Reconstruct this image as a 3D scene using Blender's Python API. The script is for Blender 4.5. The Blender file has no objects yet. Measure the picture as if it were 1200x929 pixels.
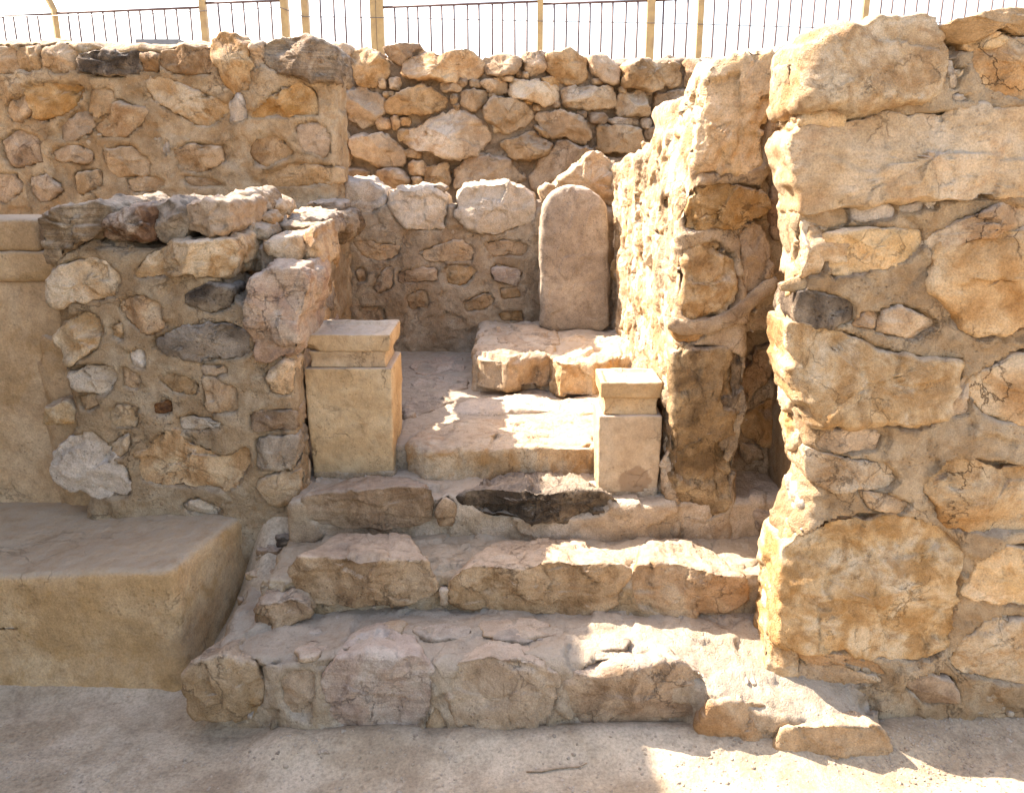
import bpy, math, random
import numpy as np
from mathutils import Vector, Matrix
rnd = random.Random(7)
S = bpy.context.scene
COL = S.collection
# ------------------------------------------------------------------ camera, sky, sun, exposure
EYE = 1.58; PITCH = math.radians(16.1); F = 1000.0
cam = bpy.data.objects.new('camera', bpy.data.cameras.new('camera'))
COL.objects.link(cam); S.camera = cam
cam.location = (0, 0, EYE); cam.rotation_euler = (math.pi/2 - PITCH, 0, 0)
cam.data.sensor_width = 36; cam.data.lens = 36*F/1200; cam.data.clip_end = 5000; cam.data.clip_start = 0.05
SX, SY = 0.93, 0.43                       # horizontal travel of the light (to +X, to -Y) for each metre it falls
sdir = Vector((-SX, SY, 1)).normalized()  # towards the sun
W = bpy.data.worlds.new('World'); S.world = W; W.use_nodes = True
nt = W.node_tree; bg = nt.nodes['Background']
sky = nt.nodes.new('ShaderNodeTexSky'); sky.sky_type = 'NISHITA'; sky.sun_disc = False
sky.sun_elevation = math.asin(sdir.z); sky.sun_rotation = math.atan2(sdir.x, sdir.y)
sky.air_density = 1.0; sky.dust_density = 3.0; sky.ozone_density = 0.6; sky.altitude = 500
nt.links.new(sky.outputs[0], bg.inputs[0]); bg.inputs[1].default_value = 0.15
sl = bpy.data.lights.new('sun', 'SUN'); sl.energy = 4.0; sl.angle = math.radians(0.5); sl.color = (1, 0.97, 0.93)
sun = bpy.data.objects.new('sun', sl); COL.objects.link(sun); sun.location = (0, 0, 10)
sun.rotation_euler = sdir.to_track_quat('Z', 'Y').to_euler()
S.view_settings.view_transform = 'Standard'; S.view_settings.look = 'None'
S.view_settings.exposure = 2.05
S.view_settings.use_white_balance = True; S.view_settings.white_balance_temperature = 7600; S.view_settings.white_balance_tint = 18; S.view_settings.gamma = 1; S.view_settings.use_curve_mapping = False
S.cycles.max_bounces = 8; S.cycles.diffuse_bounces = 6

# ------------------------------------------------------------------ noise (numpy)
def _hash(ix, iy, iz, s):
    h = (ix*374761393 + iy*668265263 + iz*2147483647 + s*1274126177) & 0xffffffff
    h = ((h ^ (h >> 13)) * 1274126177) & 0xffffffff
    h = ((h ^ (h >> 16)) * 2246822519) & 0xffffffff
    return ((h ^ (h >> 15)) & 0xffffff) / float(0xffffff)
def vnoise(p, s=0):
    i = np.floor(p).astype(np.int64); f = p - i
    f = f*f*f*(f*(f*6-15)+10)
    x, y, z = i[:, 0], i[:, 1], i[:, 2]; fx, fy, fz = f[:, 0], f[:, 1], f[:, 2]
    def c(a, b, d): return _hash(x+a, y+b, z+d, s)
    x00 = c(0,0,0)*(1-fx)+c(1,0,0)*fx; x10 = c(0,1,0)*(1-fx)+c(1,1,0)*fx
    x01 = c(0,0,1)*(1-fx)+c(1,0,1)*fx; x11 = c(0,1,1)*(1-fx)+c(1,1,1)*fx
    return ((x00*(1-fy)+x10*fy)*(1-fz) + (x01*(1-fy)+x11*fy)*fz)*2-1
def fbm(p, s=0, o=4, gain=.5):
    a = 1.0; r = 0; t = 0
    for k in range(o):
        r = r + a*vnoise(p*(2.03**k)+k*17.3, s+k); t += a; a *= gain
    return r/t
def ridged(p, s=0, o=3):
    a = 1.0; r = 0; t = 0
    for k in range(o):
        r = r + a*(1-2*np.abs(vnoise(p*(2.1**k)+k*9.1, s+k))); t += a; a *= .5
    return r/t
def facet(p, s, slope=.3):
    """chipped planes: every cell of a jittered lattice gets its own tilted face"""
    i0 = np.floor(p-.5).astype(np.int64); best = np.full(len(p), 1e9); val = np.zeros(len(p))
    for a in (0, 1):
        for b in (0, 1):
            for c in (0, 1):
                x, y, z = i0[:, 0]+a, i0[:, 1]+b, i0[:, 2]+c
                h1, h2, h3 = _hash(x, y, z, s), _hash(x, y, z, s+7), _hash(x, y, z, s+15)
                q = p-np.c_[x+.15+.7*h1, y+.15+.7*h2, z+.15+.7*h3]
                d = (q*q).sum(1); v = q[:, 0]*(h2-.5)*2+q[:, 1]*(h3-.5)*2+q[:, 2]*(h1-.5)*2
                m = d < best; best[m] = d[m]; val[m] = v[m]+(h1[m]-.5)*.25
    return val*slope
def normals(V, Fq):
    a, b, c, d = (V[Fq[:, k]] for k in range(4))
    n = np.cross(c-a, d-b); N = np.zeros_like(V)
    for k in range(4): np.add.at(N, Fq[:, k], n)
    return N/np.maximum(np.linalg.norm(N, axis=1, keepdims=True), 1e-12)

# ------------------------------------------------------------------ object helpers
def link_mesh(name, parts, mats, parent=None, loc=(0, 0, 0), smooth=True):
    """parts: list of (V, quads, material index); all in world coordinates"""
    Vs, Fs, Ms, off = [], [], [], 0
    for V, Fq, mi in parts:
        Vs.append(V); Fs.append(Fq+off); Ms.append(np.full(len(Fq), mi)); off += len(V)
    V = np.concatenate(Vs); Fq = np.concatenate(Fs); M = np.concatenate(Ms).astype(np.int32)
    base = Vector(parent.location) if parent else Vector(loc)
    if parent and parent.parent: base = base + parent.parent.location
    V = V - np.array(base)
    me = bpy.data.meshes.new(name)
    me.vertices.add(len(V)); me.vertices.foreach_set('co', V.astype(np.float32).ravel())
    tri = Fq[:, 2] == Fq[:, 3]
    cnt = np.where(tri, 3, 4); st = np.concatenate([[0], np.cumsum(cnt)[:-1]])
    keep = np.ones(Fq.shape, bool); keep[tri, 3] = False
    lp = Fq[keep]
    me.loops.add(len(lp)); me.loops.foreach_set('vertex_index', lp.astype(np.int32))
    me.polygons.add(len(Fq)); me.polygons.foreach_set('loop_start', st.astype(np.int32))
    me.polygons.foreach_set('loop_total', cnt.astype(np.int32))
    me.polygons.foreach_set('material_index', M)
    me.polygons.foreach_set('use_smooth', np.full(len(Fq), smooth))
    me.update(calc_edges=True)
    if not isinstance(mats, (list, tuple)): mats = [mats]
    for m in mats: me.materials.append(m)
    o = bpy.data.objects.new(name, me); COL.objects.link(o)
    if parent: o.parent = parent
    else: o.location = base
    return o
def thing(name, label, cat, loc=(0, 0, 0), group=None):
    o = bpy.data.objects.new(name, None); COL.objects.link(o); o.location = loc
    o.empty_display_size = .1; o['kind'] = 'thing'
    tag(o, label, cat, group); return o
def tag(o, label=None, cat=None, group=None, kind=None):
    if label: o['label'] = label
    if cat: o['category'] = cat
    if group: o['group'] = group
    if kind: o['kind'] = kind
    return o

# pixel of the 1200 x 929 photograph -> point on a real plane of the place
def ray(x, y):
    dx, dy = (x-600)/F, -(y-464.5)/F
    c, s = math.cos(PITCH), math.sin(PITCH)
    return np.array([dx, c + dy*s, -s + dy*c])
class Plane:
    def __init__(self, o, u, v, n):
        self.o, self.u, self.v, self.n = (np.array(t, float) for t in (o, u, v, n))
        for k in ('u', 'v', 'n'):
            t = getattr(self, k); setattr(self, k, t/np.linalg.norm(t))
    def hit(self, x, y):
        d = ray(x, y); e = np.array([0, 0, EYE])
        t = np.dot(self.o-e, self.n)/np.dot(d, self.n); p = e+d*t-self.o
        return np.array([p@self.u, p@self.v])
    def at(self, uvh):
        return self.o + uvh[:, :1]*self.u + uvh[:, 1:2]*self.v + uvh[:, 2:3]*self.n
def front(d, lean=0.0, skew=0.0):      # vertical plane facing the viewer, lean = dy per metre of height
    u = np.array([1, skew, 0.]); v = np.array([0, lean, 1.]); n = np.cross(u, v)
    return Plane((0, d, 0), u, v, n if n[1] < 0 else -n)
def horiz(z): return Plane((0, 0, z), (1, 0, 0), (0, 1, 0), (0, 0, 1))
def sideplane(x): return Plane((x, 0, 0), (0, -1, 0), (0, 0, 1), (-1, 0, 0))   # faces -X
def sideplane_r(x): return Plane((x, 0, 0), (0, 1, 0), (0, 0, 1), (1, 0, 0))   # faces +X
CR = dict(A=(0, 0, 2.857), B=(380, 0, 2.857), C=(780, 0, 2.857), D=(0, 230, 2.381), E=(340, 180, 2.211),
          F=(780, 300, 2.857), G=(780, 560, 2.517), H=(400, 540, 2.388), I=(0, 560, 2.517), P=(0, 0, 1),
          Q=(740, 380, 3.023), K=(250, 200, 5.161))
def crop(c, pts):
    ox, oy, s = CR[c]; return [(ox+x/s, oy+y/s) for x, y in pts]

def resample(poly, n, rounding=1):
    P = np.array(poly, float)
    for _ in range(rounding):
        Q = np.roll(P, -1, 0); P = np.stack([P*.87+Q*.13, P*.13+Q*.87], 1).reshape(-1, 2)
    C = np.vstack([P, P[:1]]); L = np.r_[0, np.cumsum(np.linalg.norm(np.diff(C, axis=0), axis=1))]
    t = np.linspace(0, L[-1], n, endpoint=False)
    return np.stack([np.interp(t, L, C[:, 0]), np.interp(t, L, C[:, 1])], 1), L[-1]

def stone_mesh(pl, poly, T=.03, sink=.08, e=.008, seed=0, facets=5, rough=1.0, k=7., taper=.0, strata=0., strdir=(0, .3, 1), lift=0., jit=1.):
    """irregular stone: traced outline on a plane, a faceted dome of height T, sides sunk behind the plane"""
    r = random.Random(seed)
    _, per = resample(poly, 8)
    NA = int(min(240, max(20, per/e))); R, per = resample(poly, NA)
    c = R.mean(0); rad = np.linalg.norm(R-c, axis=1).mean()
    size = rad*2
    # ragged outline
    pr = np.c_[R, np.full(NA, seed*3.7)]
    j = fbm(pr*(3.2/size), seed, 4, .6)[:, None]*.10*size*jit + fbm(pr*60, seed+5, 2)[:, None]*.0022*rough
    dirv = (R-c)/np.maximum(np.linalg.norm(R-c, axis=1, keepdims=True), 1e-6)
    R = R + dirv*j
    NR = int(min(60, max(4, rad/e)))
    s = np.linspace(0, 1, NR+1)[1:]; s = 1-(1-s)**1.25
    V = [np.array([[c[0], c[1], 0]])]
    for q in s: V.append(np.c_[c+(R-c)*q, np.zeros(NA)])
    V = np.concatenate(V)
    sv = np.r_[0, np.repeat(s, NA)]
    h = T*np.sqrt(np.maximum(0, 1-sv**k))
    for _ in range(facets):
        a = r.uniform(0, 2*math.pi); tilt = r.uniform(.15, .75)*T/max(rad, 1e-3)*1.5
        d0 = r.uniform(.55, 1.0)*T
        pl_ = d0 - tilt*((V[:, 0]-c[0])*math.cos(a)+(V[:, 1]-c[1])*math.sin(a))
        h = np.minimum(h, np.maximum(pl_, T*.05))
    V[:, 2] = h + lift
    NS = int(min(40, max(2, sink/(e*1.3)))); 
    for q in range(1, NS+1):
        t = q/NS
        V = np.vstack([V, np.c_[c+(R-c)*(1-taper*t), np.full(NA, lift-sink*t)]])
    V = np.vstack([V, [[c[0], c[1], lift-sink]]])
    Fq = []
    a = np.arange(NA); b = (a+1) % NA
    Fq.append(np.stack([np.zeros(NA, int), 1+a, 1+b, 1+b], 1))
    for q in range(NR+NS-1):
        o1 = 1+q*NA; o2 = o1+NA
        Fq.append(np.stack([o1+a, o2+a, o2+b, o1+b], 1))
    last = 1+(NR+NS-1)*NA
    Fq.append(np.stack([last+a, np.full(NA, len(V)-1), np.full(NA, len(V)-1), last+b], 1)[:, [0, 1, 3, 3]])
    Fq = np.concatenate(Fq)
    P = pl.at(V)
    if np.dot(np.cross(pl.u, pl.v), pl.n) < 0: 
        tri = Fq[:, 2] == Fq[:, 3]
        G = Fq[:, ::-1].copy(); G[tri] = Fq[tri][:, [1, 0, 2, 2]]; Fq = G
    P = displace(P, Fq, size, seed, rough, strata, strdir)
    return P, Fq

def displace(P, Fq, size, seed, rough=1.0, strata=0., strdir=(0, .3, 1)):
    N = normals(P, Fq)
    sh = np.array([seed*1.31, seed*2.17, seed*.73])
    d = fbm((P+sh)*(2.2/size), seed, 3)*.022*min(size, .5)*rough
    cs = max(.045, min(size*.42, .16)); wob = fbm(P*14+sh, seed+2, 2)[:, None]*.012
    d += np.clip(facet((P+sh+wob)/cs, seed, 1.)*cs*.17, -.012, .012)*min(rough, 1.3)
    d += facet((P+sh+wob)/(cs*.36), seed+1, 1.)*cs*.36*.13*min(rough, 1.5)
    d += np.minimum(0, ridged((P+sh)*(5/size**.5), seed+3, 2)+.15)*.006*rough
    d += fbm((P+sh)*42, seed+11, 4, .6)*.0046*rough
    cl = vnoise((P+sh)*16, seed+21)
    d -= np.clip(np.abs(cl)-.0, 0, .10)*.0+np.clip(.09-np.abs(cl), 0, .09)*.045*rough     # thin crevices
    if strata:
        sd = np.array(strdir, float); sd /= np.linalg.norm(sd)
        w = (P@sd) + fbm(P*5+sh, seed+31, 2)*.02
        q = np.c_[w*70, P[:, 0]*3+seed, P[:, 1]*3]
        d += fbm(q, seed+33, 3, .7)*.010*strata
    return P + N*d[:, None]

def box_mesh(x0, x1, y0, y1, z0, z1, e=.012, rnd_r=.02, warp=None, seed=0, amp=1.0, low=.012, mid=.005, fine=.0015, maxn=330):
    L = np.array([x1-x0, y1-y0, z1-z0]); n = np.clip(np.ceil(L/e), 1, maxn).astype(int)
    Vs, Fs, off = [], [], 0
    for ax in range(3):
        a, b = [(1, 2), (2, 0), (0, 1)][ax]
        for side in (0, 1):
            ga, gb = np.meshgrid(np.arange(n[a]+1), np.arange(n[b]+1), indexing='ij')
            I = np.zeros((ga.size, 3), int); I[:, a] = ga.ravel(); I[:, b] = gb.ravel(); I[:, ax] = side*n[ax]
            Vs.append(I); idx = np.arange(ga.size).reshape(ga.shape)+off; off += ga.size
            q = np.stack([idx[:-1, :-1], idx[1:, :-1], idx[1:, 1:], idx[:-1, 1:]], -1).reshape(-1, 4)
            Fs.append(q if side else q[:, ::-1])
    I = np.concatenate(Vs); Fq = np.concatenate(Fs)
    key = (I[:, 0]*(n[1]+1)+I[:, 1])*(n[2]+1)+I[:, 2]
    _, first, inv = np.unique(key, return_index=True, return_inverse=True)
    I = I[first]; Fq = inv.ravel()[Fq]
    P = np.array([x0, y0, z0])+I/n*L
    C = np.array([(x0+x1)/2, (y0+y1)/2, (z0+z1)/2]); hh = L/2; r = min(rnd_r, hh.min()*.95)
    p = P-C; q = np.clip(p, -(hh-r), hh-r); dv = p-q; dl = np.linalg.norm(dv, axis=1, keepdims=True)
    m = (dl[:, 0] > r); p[m] = q[m]+dv[m]/dl[m]*r
    P = C+p
    if warp: P = warp(P)
    N = normals(P, Fq); sh = seed*1.7
    d = fbm(P*2.3+sh, seed, 3)*low + fbm(P*11+sh, seed+4, 3)*mid + fbm(P*55+sh, seed+9, 2)*fine*1.6
    d += np.minimum(0, vnoise(P*6+sh, seed+13)+.55)*mid*1.2
    if mid > .0055: d += np.clip(facet((P+fbm(P*9, seed, 2)[:, None]*.03)/.11, seed+5, 1.)*.11*.16, -.012, .012) + ridged(P*19+sh, seed+6, 3)*mid*.32
    return P+N*(d*amp)[:, None], Fq

def tube_mesh(pts, rads, n=10, seed=0, rough=.0):
    pts = np.array(pts, float); m = len(pts)
    T = np.gradient(pts, axis=0); T /= np.linalg.norm(T, axis=1, keepdims=True)
    up = np.array([0, 0, 1.]) if abs(T[0][2]) < .9 else np.array([0, 1., 0])
    A = np.cross(T, up); A /= np.linalg.norm(A, axis=1, keepdims=True); B = np.cross(A, T)
    rads = np.broadcast_to(np.array(rads, float), (m,))
    th = np.arange(n)/n*2*math.pi
    V = (pts[:, None]+rads[:, None, None]*(np.cos(th)[None, :, None]*A[:, None]+np.sin(th)[None, :, None]*B[:, None])).reshape(-1, 3)
    a = np.arange(n); b = (a+1) % n; Fq = [np.stack([i*n+a, i*n+b, (i+1)*n+b, (i+1)*n+a], 1) for i in range(m-1)]
    V = np.vstack([V, pts[:1], pts[-1:]])
    Fq.append(np.stack([a, np.full(n, m*n), np.full(n, m*n), b], 1)[:, [0, 1, 3, 3]])
    Fq.append(np.stack([(m-1)*n+b, np.full(n, m*n+1), (m-1)*n+a, (m-1)*n+a], 1))
    Fq = np.concatenate(Fq)
    if rough:
        N = normals(V, Fq); V = V+N*(fbm(V*30+seed, seed, 3)*rough)[:, None]
    return V, Fq

# ------------------------------------------------------------------ procedural materials
def rgb(c): return (c[0], c[1], c[2], 1)
def rock(name, cols, stain=None, stain_amt=.5, crack=.35, bump=1.0, strata=0., dust=(.62, .53, .42), dust_amt=.5, scale=1.0, var=.26, grain=.24, pits=.3, rough=.93, patch=None):
    m = bpy.data.materials.new(name); m.use_nodes = True; t = m.node_tree; N = t.nodes; L = t.links
    b = N['Principled BSDF']; b.inputs['Roughness'].default_value = rough; b.inputs['Specular IOR Level'].default_value = .25
    def nd(k, **kw):
        n = N.new(k)
        for a, v in kw.items(): setattr(n, a, v)
        return n
    def math_(op, a, bb=None, clamp=False):
        n = nd('ShaderNodeMath', operation=op, use_clamp=clamp)
        for i, v in enumerate((a, bb)):
            if v is None: continue
            if isinstance(v, (int, float)): n.inputs[i].default_value = v
            else: L.new(v, n.inputs[i])
        return n.outputs[0]
    def mix(f, a, c, mode='MIX'):
        n = nd('ShaderNodeMix', data_type='RGBA', blend_type=mode)
        for i, v in ((0, f), (6, a), (7, c)):
            if isinstance(v, (int, float)): n.inputs[i].default_value = v
            elif isinstance(v, tuple): n.inputs[i].default_value = rgb(v)
            else: L.new(v, n.inputs[i])
        return n.outputs[2]
    def ramp(f, stops):
        n = nd('ShaderNodeValToRGB'); r = n.color_ramp
        while len(r.elements) < len(stops): r.elements.new(.5)
        for el, (p, c) in zip(r.elements, stops):
            el.position = p; el.color = rgb(c) if isinstance(c, tuple) else (c, c, c, 1)
        L.new(f, n.inputs[0]); return n.outputs[0]
    geo = nd('ShaderNodeNewGeometry'); oi = nd('ShaderNodeObjectInfo')
    off = nd('ShaderNodeVectorMath', operation='SCALE'); off.inputs[0].default_value = (37, 61, 23); L.new(oi.outputs['Random'], off.inputs['Scale'])
    add = nd('ShaderNodeVectorMath', operation='ADD'); L.new(geo.outputs['Position'], add.inputs[0]); L.new(off.outputs[0], add.inputs[1])
    co = add.outputs[0]
    def noise(sc, det=4, ro=.55, dist=0., vec=None):
        n = nd('ShaderNodeTexNoise'); n.inputs['Scale'].default_value = sc*scale; n.inputs['Detail'].default_value = det
        n.inputs['Roughness'].default_value = ro; n.inputs['Distortion'].default_value = dist
        L.new(vec or co, n.inputs['Vector']); return n.outputs['Fac'], n.outputs['Color']
    n1, c1 = noise(6, 7, .62, .6)
    col = ramp(n1, [(.39, cols[0]), (.5, cols[1]), (.60, cols[2])])
    if stain:
        ns, _ = noise(9, 6, .7, 1.0, )
        col = mix(math_('MULTIPLY', ramp(ns, [(.60-.22*stain_amt, 0.), (.74-.22*stain_amt, 1.)]), min(1, .55+.4*stain_amt)), col, stain)
    hs = None
    if strata:
        mp = nd('ShaderNodeMapping'); mp.inputs['Scale'].default_value = (1.2, 1.5, 14); mp.inputs['Rotation'].default_value = (.2, .12, 0); L.new(co, mp.inputs[0])
        hs, _ = noise(6, 7, .7, .5, mp.outputs[0])
        col = mix(math_('MULTIPLY', ramp(hs, [(.38, 1.), (.55, 0.)]), strata), col, tuple(c*.35 for c in cols[0]))
    n2, _ = noise(30, 8, .65)
    col = mix(.8, col, ramp(n2, [(.28, .60), (.42, .90), (.55, 1.02), (.74, 1.18)]), 'MULTIPLY')
    # cracks
    vm = nd('ShaderNodeVectorMath', operation='SCALE'); L.new(c1, vm.inputs[0]); vm.inputs['Scale'].default_value = .22/scale
    va = nd('ShaderNodeVectorMath', operation='ADD'); L.new(co, va.inputs[0]); L.new(vm.outputs[0], va.inputs[1])
    vo = nd('ShaderNodeTexVoronoi', feature='DISTANCE_TO_EDGE'); vo.inputs['Scale'].default_value = 8*scale; L.new(va.outputs[0], vo.inputs['Vector'])
    nm, _ = noise(4, 3)
    ck = math_('MULTIPLY', ramp(vo.outputs['Distance'], [(0., 1.), (.022, 0.)]), ramp(nm, [(.5, 0.), (.6, 1.)]))
    col = mix(math_('MULTIPLY', ck, crack), col, tuple(c*.3 for c in cols[0]))
    # grain and pits
    n3, _ = noise(210, 3, .7)
    col = mix(1., col, ramp(n3, [(.25, 1-grain*1.4), (.5, 1.), (.75, 1+grain)]), 'MULTIPLY')
    vp = nd('ShaderNodeTexVoronoi'); vp.inputs['Scale'].default_value = 70*scale; L.new(co, vp.inputs['Vector'])
    pm, _ = noise(10, 3)
    pt = math_('MULTIPLY', ramp(vp.outputs['Distance'], [(.12, 1.), (.3, 0.)]), ramp(pm, [(.48, 0.), (.6, 1.)]))
    col = mix(math_('MULTIPLY', pt, pits), col, tuple(c*.4 for c in cols[0]))
    if patch:       # one stain with an outline of its own
        pc, pr_, pcol = patch
        vs = nd('ShaderNodeVectorMath', operation='SUBTRACT'); L.new(geo.outputs['Position'], vs.inputs[0]); vs.inputs[1].default_value = pc
        wv = nd('ShaderNodeVectorMath', operation='SCALE'); L.new(c1, wv.inputs[0]); wv.inputs['Scale'].default_value = .10
        w2_ = nd('ShaderNodeVectorMath', operation='ADD'); L.new(vs.outputs[0], w2_.inputs[0]); L.new(wv.outputs[0], w2_.inputs[1])
        ln = nd('ShaderNodeVectorMath', operation='LENGTH'); L.new(w2_.outputs[0], ln.inputs[0])
        col = mix(math_('MULTIPLY', ramp(ln.outputs['Value'], [(pr_, 1.), (pr_*1.12, 0.)]), .8), col, pcol)
    # dust lying on what faces up
    sx = nd('ShaderNodeSeparateXYZ'); L.new(geo.outputs['Normal'], sx.inputs[0])
    du = math_('MULTIPLY', ramp(sx.outputs['Z'], [(.45, 0.), (.85, 1.)]), math_('MULTIPLY', ramp(n2, [(.35, .55), (.6, 1.)]), dust_amt))
    col = mix(du, col, dust)
    hv = nd('ShaderNodeHueSaturation'); L.new(col, hv.inputs['Color'])
    L.new(math_('ADD', math_('MULTIPLY', oi.outputs['Random'], var), 1-var/2), hv.inputs['Value'])
    sat = math_('FRACT', math_('MULTIPLY', oi.outputs['Random'], 13.7))
    L.new(math_('ADD', math_('MULTIPLY', sat, .22), .86), hv.inputs['Saturation'])
    L.new(hv.outputs[0], b.inputs['Base Color'])
    # bump
    nb, _ = noise(26, 10, .68); nf, _ = noise(160, 4, .7)
    h = math_('ADD', math_('MULTIPLY', nb, 1.), math_('MULTIPLY', nf, .28))
    h = math_('SUBTRACT', h, math_('MULTIPLY', ck, min(.3, crack))); h = math_('SUBTRACT', h, math_('MULTIPLY', pt, .16*(1+pits)))
    if hs: h = math_('ADD', h, math_('MULTIPLY', hs, .8*strata))
    bp = nd('ShaderNodeBump'); bp.inputs['Strength'].default_value = .9; bp.inputs['Distance'].default_value = .019*bump; L.new(h, bp.inputs['Height'])
    L.new(bp.outputs[0], b.inputs['Normal'])
    return m
ORg = (.42, .23, .085)
M = dict(
 c=rock('cream_stone', [(.46, .30, .155), (.58, .42, .25), (.63, .50, .335)], ORg, .5),
 o=rock('ochre_stone', [(.40, .22, .085), (.51, .315, .15), (.60, .43, .245)], (.36, .19, .07), .3),
 t=rock('tan_stone', [(.39, .255, .135), (.48, .33, .19), (.54, .395, .245)], ORg, .1),
 g=rock('grey_stone', [(.22, .165, .11), (.33, .255, .175), (.44, .35, .245)], (.34, .22, .11), .25, bump=1.3),
 d=rock('dark_flint', [(.09, .065, .042), (.22, .16, .10), (.44, .34, .22)], (.045, .03, .022), .35, bump=1.8, pits=.6),
 w=rock('white_stone', [(.48, .38, .27), (.58, .48, .36), (.62, .53, .41)], (.48, .31, .15), .12, crack=.5),
 p=rock('pink_stone', [(.40, .27, .19), (.50, .36, .25), (.53, .42, .31)], (.40, .24, .13), .3, strata=.25),
 s=rock('layered_stone', [(.24, .16, .09), (.38, .27, .16), (.50, .39, .26)], (.20, .10, .04), .3, strata=.45, bump=1.5),
 r=rock('rust_stone', [(.10, .042, .016), (.27, .125, .045), (.48, .35, .22)], (.05, .02, .01), .5, bump=1.6),
 b=rock('brown_stone', [(.30, .185, .095), (.41, .27, .145), (.49, .345, .205)], (.20, .11, .045), .4),
 v=rock('veined_ochre_stone', [(.42, .235, .095), (.54, .35, .175), (.62, .46, .275)], (.34, .16, .05), .3, crack=.95, pits=.1),
 m=rock('mottled_cream_stone', [(.45, .265, .115), (.60, .415, .225), (.70, .56, .375)], (.39, .235, .11), .55, scale=1.5),
 u=rock('dark_brown_stone', [(.19, .125, .065), (.34, .235, .13), (.48, .355, .21)], (.13, .09, .055), .3, bump=1.5),
 k=rock('smooth_tan_stone', [(.52, .335, .155), (.61, .43, .235), (.66, .50, .31)], (.50, .29, .125), .45, crack=.3, bump=.7, strata=.12),
)
MORT = rock('mortar', [(.38, .255, .14), (.46, .33, .195), (.53, .405, .26)], (.40, .245, .115), .35, crack=.3, bump=1.4, dust_amt=.45, pits=.35, scale=1.1, grain=.22)
MORTD = rock('mortar_in_joints', [(.20, .14, .085), (.27, .195, .125), (.34, .26, .175)], None, 0, crack=.3, bump=1.6, dust_amt=.3)
PLAS = rock('mud_plaster', [(.45, .295, .155), (.51, .35, .20), (.56, .405, .245)], (.42, .26, .12), .4, crack=.35, bump=.55, dust=(.42, .35, .26), dust_amt=.9, pits=.25, grain=.2, scale=.75, var=.05)
EARTH = rock('packed_earth', [(.39, .30, .195), (.475, .38, .26), (.55, .45, .32)], (.34, .255, .165), .35, crack=.0, bump=.7, dust_amt=.0, grain=.24, pits=.3, scale=.55, var=0)
STEPM = rock('step_mortar', [(.37, .26, .145), (.45, .33, .20), (.52, .405, .27)], (.34, .215, .10), .3, crack=.2, bump=1.0, dust=(.50, .42, .31), dust_amt=.8, grain=.24)
LIME = rock('limestone_altar', [(.46, .315, .17), (.52, .37, .21), (.56, .42, .255)], (.42, .265, .13), .2, crack=.6, bump=.45, dust=(.55, .47, .37), dust_amt=.8, pits=.25, grain=.12, scale=.9, var=.06)
STEL = rock('weathered_stele', [(.30, .235, .165), (.37, .295, .21), (.43, .35, .25)], (.22, .165, .105), .35, crack=.15, bump=.6, pits=.5, grain=.25, var=0)
CHIP = rock('pale_chip', [(.36, .26, .16), (.44, .34, .225), (.52, .42, .30)], None, 0, crack=0)
LIME_S = rock('limestone_altar_stained', [(.46, .315, .17), (.52, .37, .21), (.56, .42, .255)], (.42, .265, .13), .2, crack=.6, bump=.45, dust=(.55, .47, .37), dust_amt=.8, pits=.25, grain=.12, scale=.9, var=.06, patch=((.465, 2.71, .575), .052, (.31, .19, .095)))
def paint(name, c, rough=.5, metal=0., wear=None):
    m = bpy.data.materials.new(name); m.use_nodes = True; t = m.node_tree; b = t.nodes['Principled BSDF']
    b.inputs['Roughness'].default_value = rough; b.inputs['Metallic'].default_value = metal
    n = t.nodes.new('ShaderNodeTexNoise'); n.inputs['Scale'].default_value = 14; n.inputs['Detail'].default_value = 6
    r = t.nodes.new('ShaderNodeValToRGB'); r.color_ramp.elements[0].position = .4; r.color_ramp.elements[0].color = rgb(c)
    r.color_ramp.elements[1].position = .75; r.color_ramp.elements[1].color = rgb(wear or tuple(v*.7 for v in c))
    g = t.nodes.new('ShaderNodeNewGeometry'); t.links.new(g.outputs['Position'], n.inputs['Vector'])
    t.links.new(n.outputs['Fac'], r.inputs[0]); t.links.new(r.outputs[0], b.inputs['Base Color']); return m
YEL = paint('yellow_paint', (.40, .28, .12), .5, wear=(.26, .17, .08)); RUST = paint('rusty_red_rail', (.13, .085, .08), .6, wear=(.06, .03, .025))
SHEET = paint('grey_blue_sheet', (.16, .18, .20), .5); WIRE = paint('grey_wire', (.10, .09, .09), .4)

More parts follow.
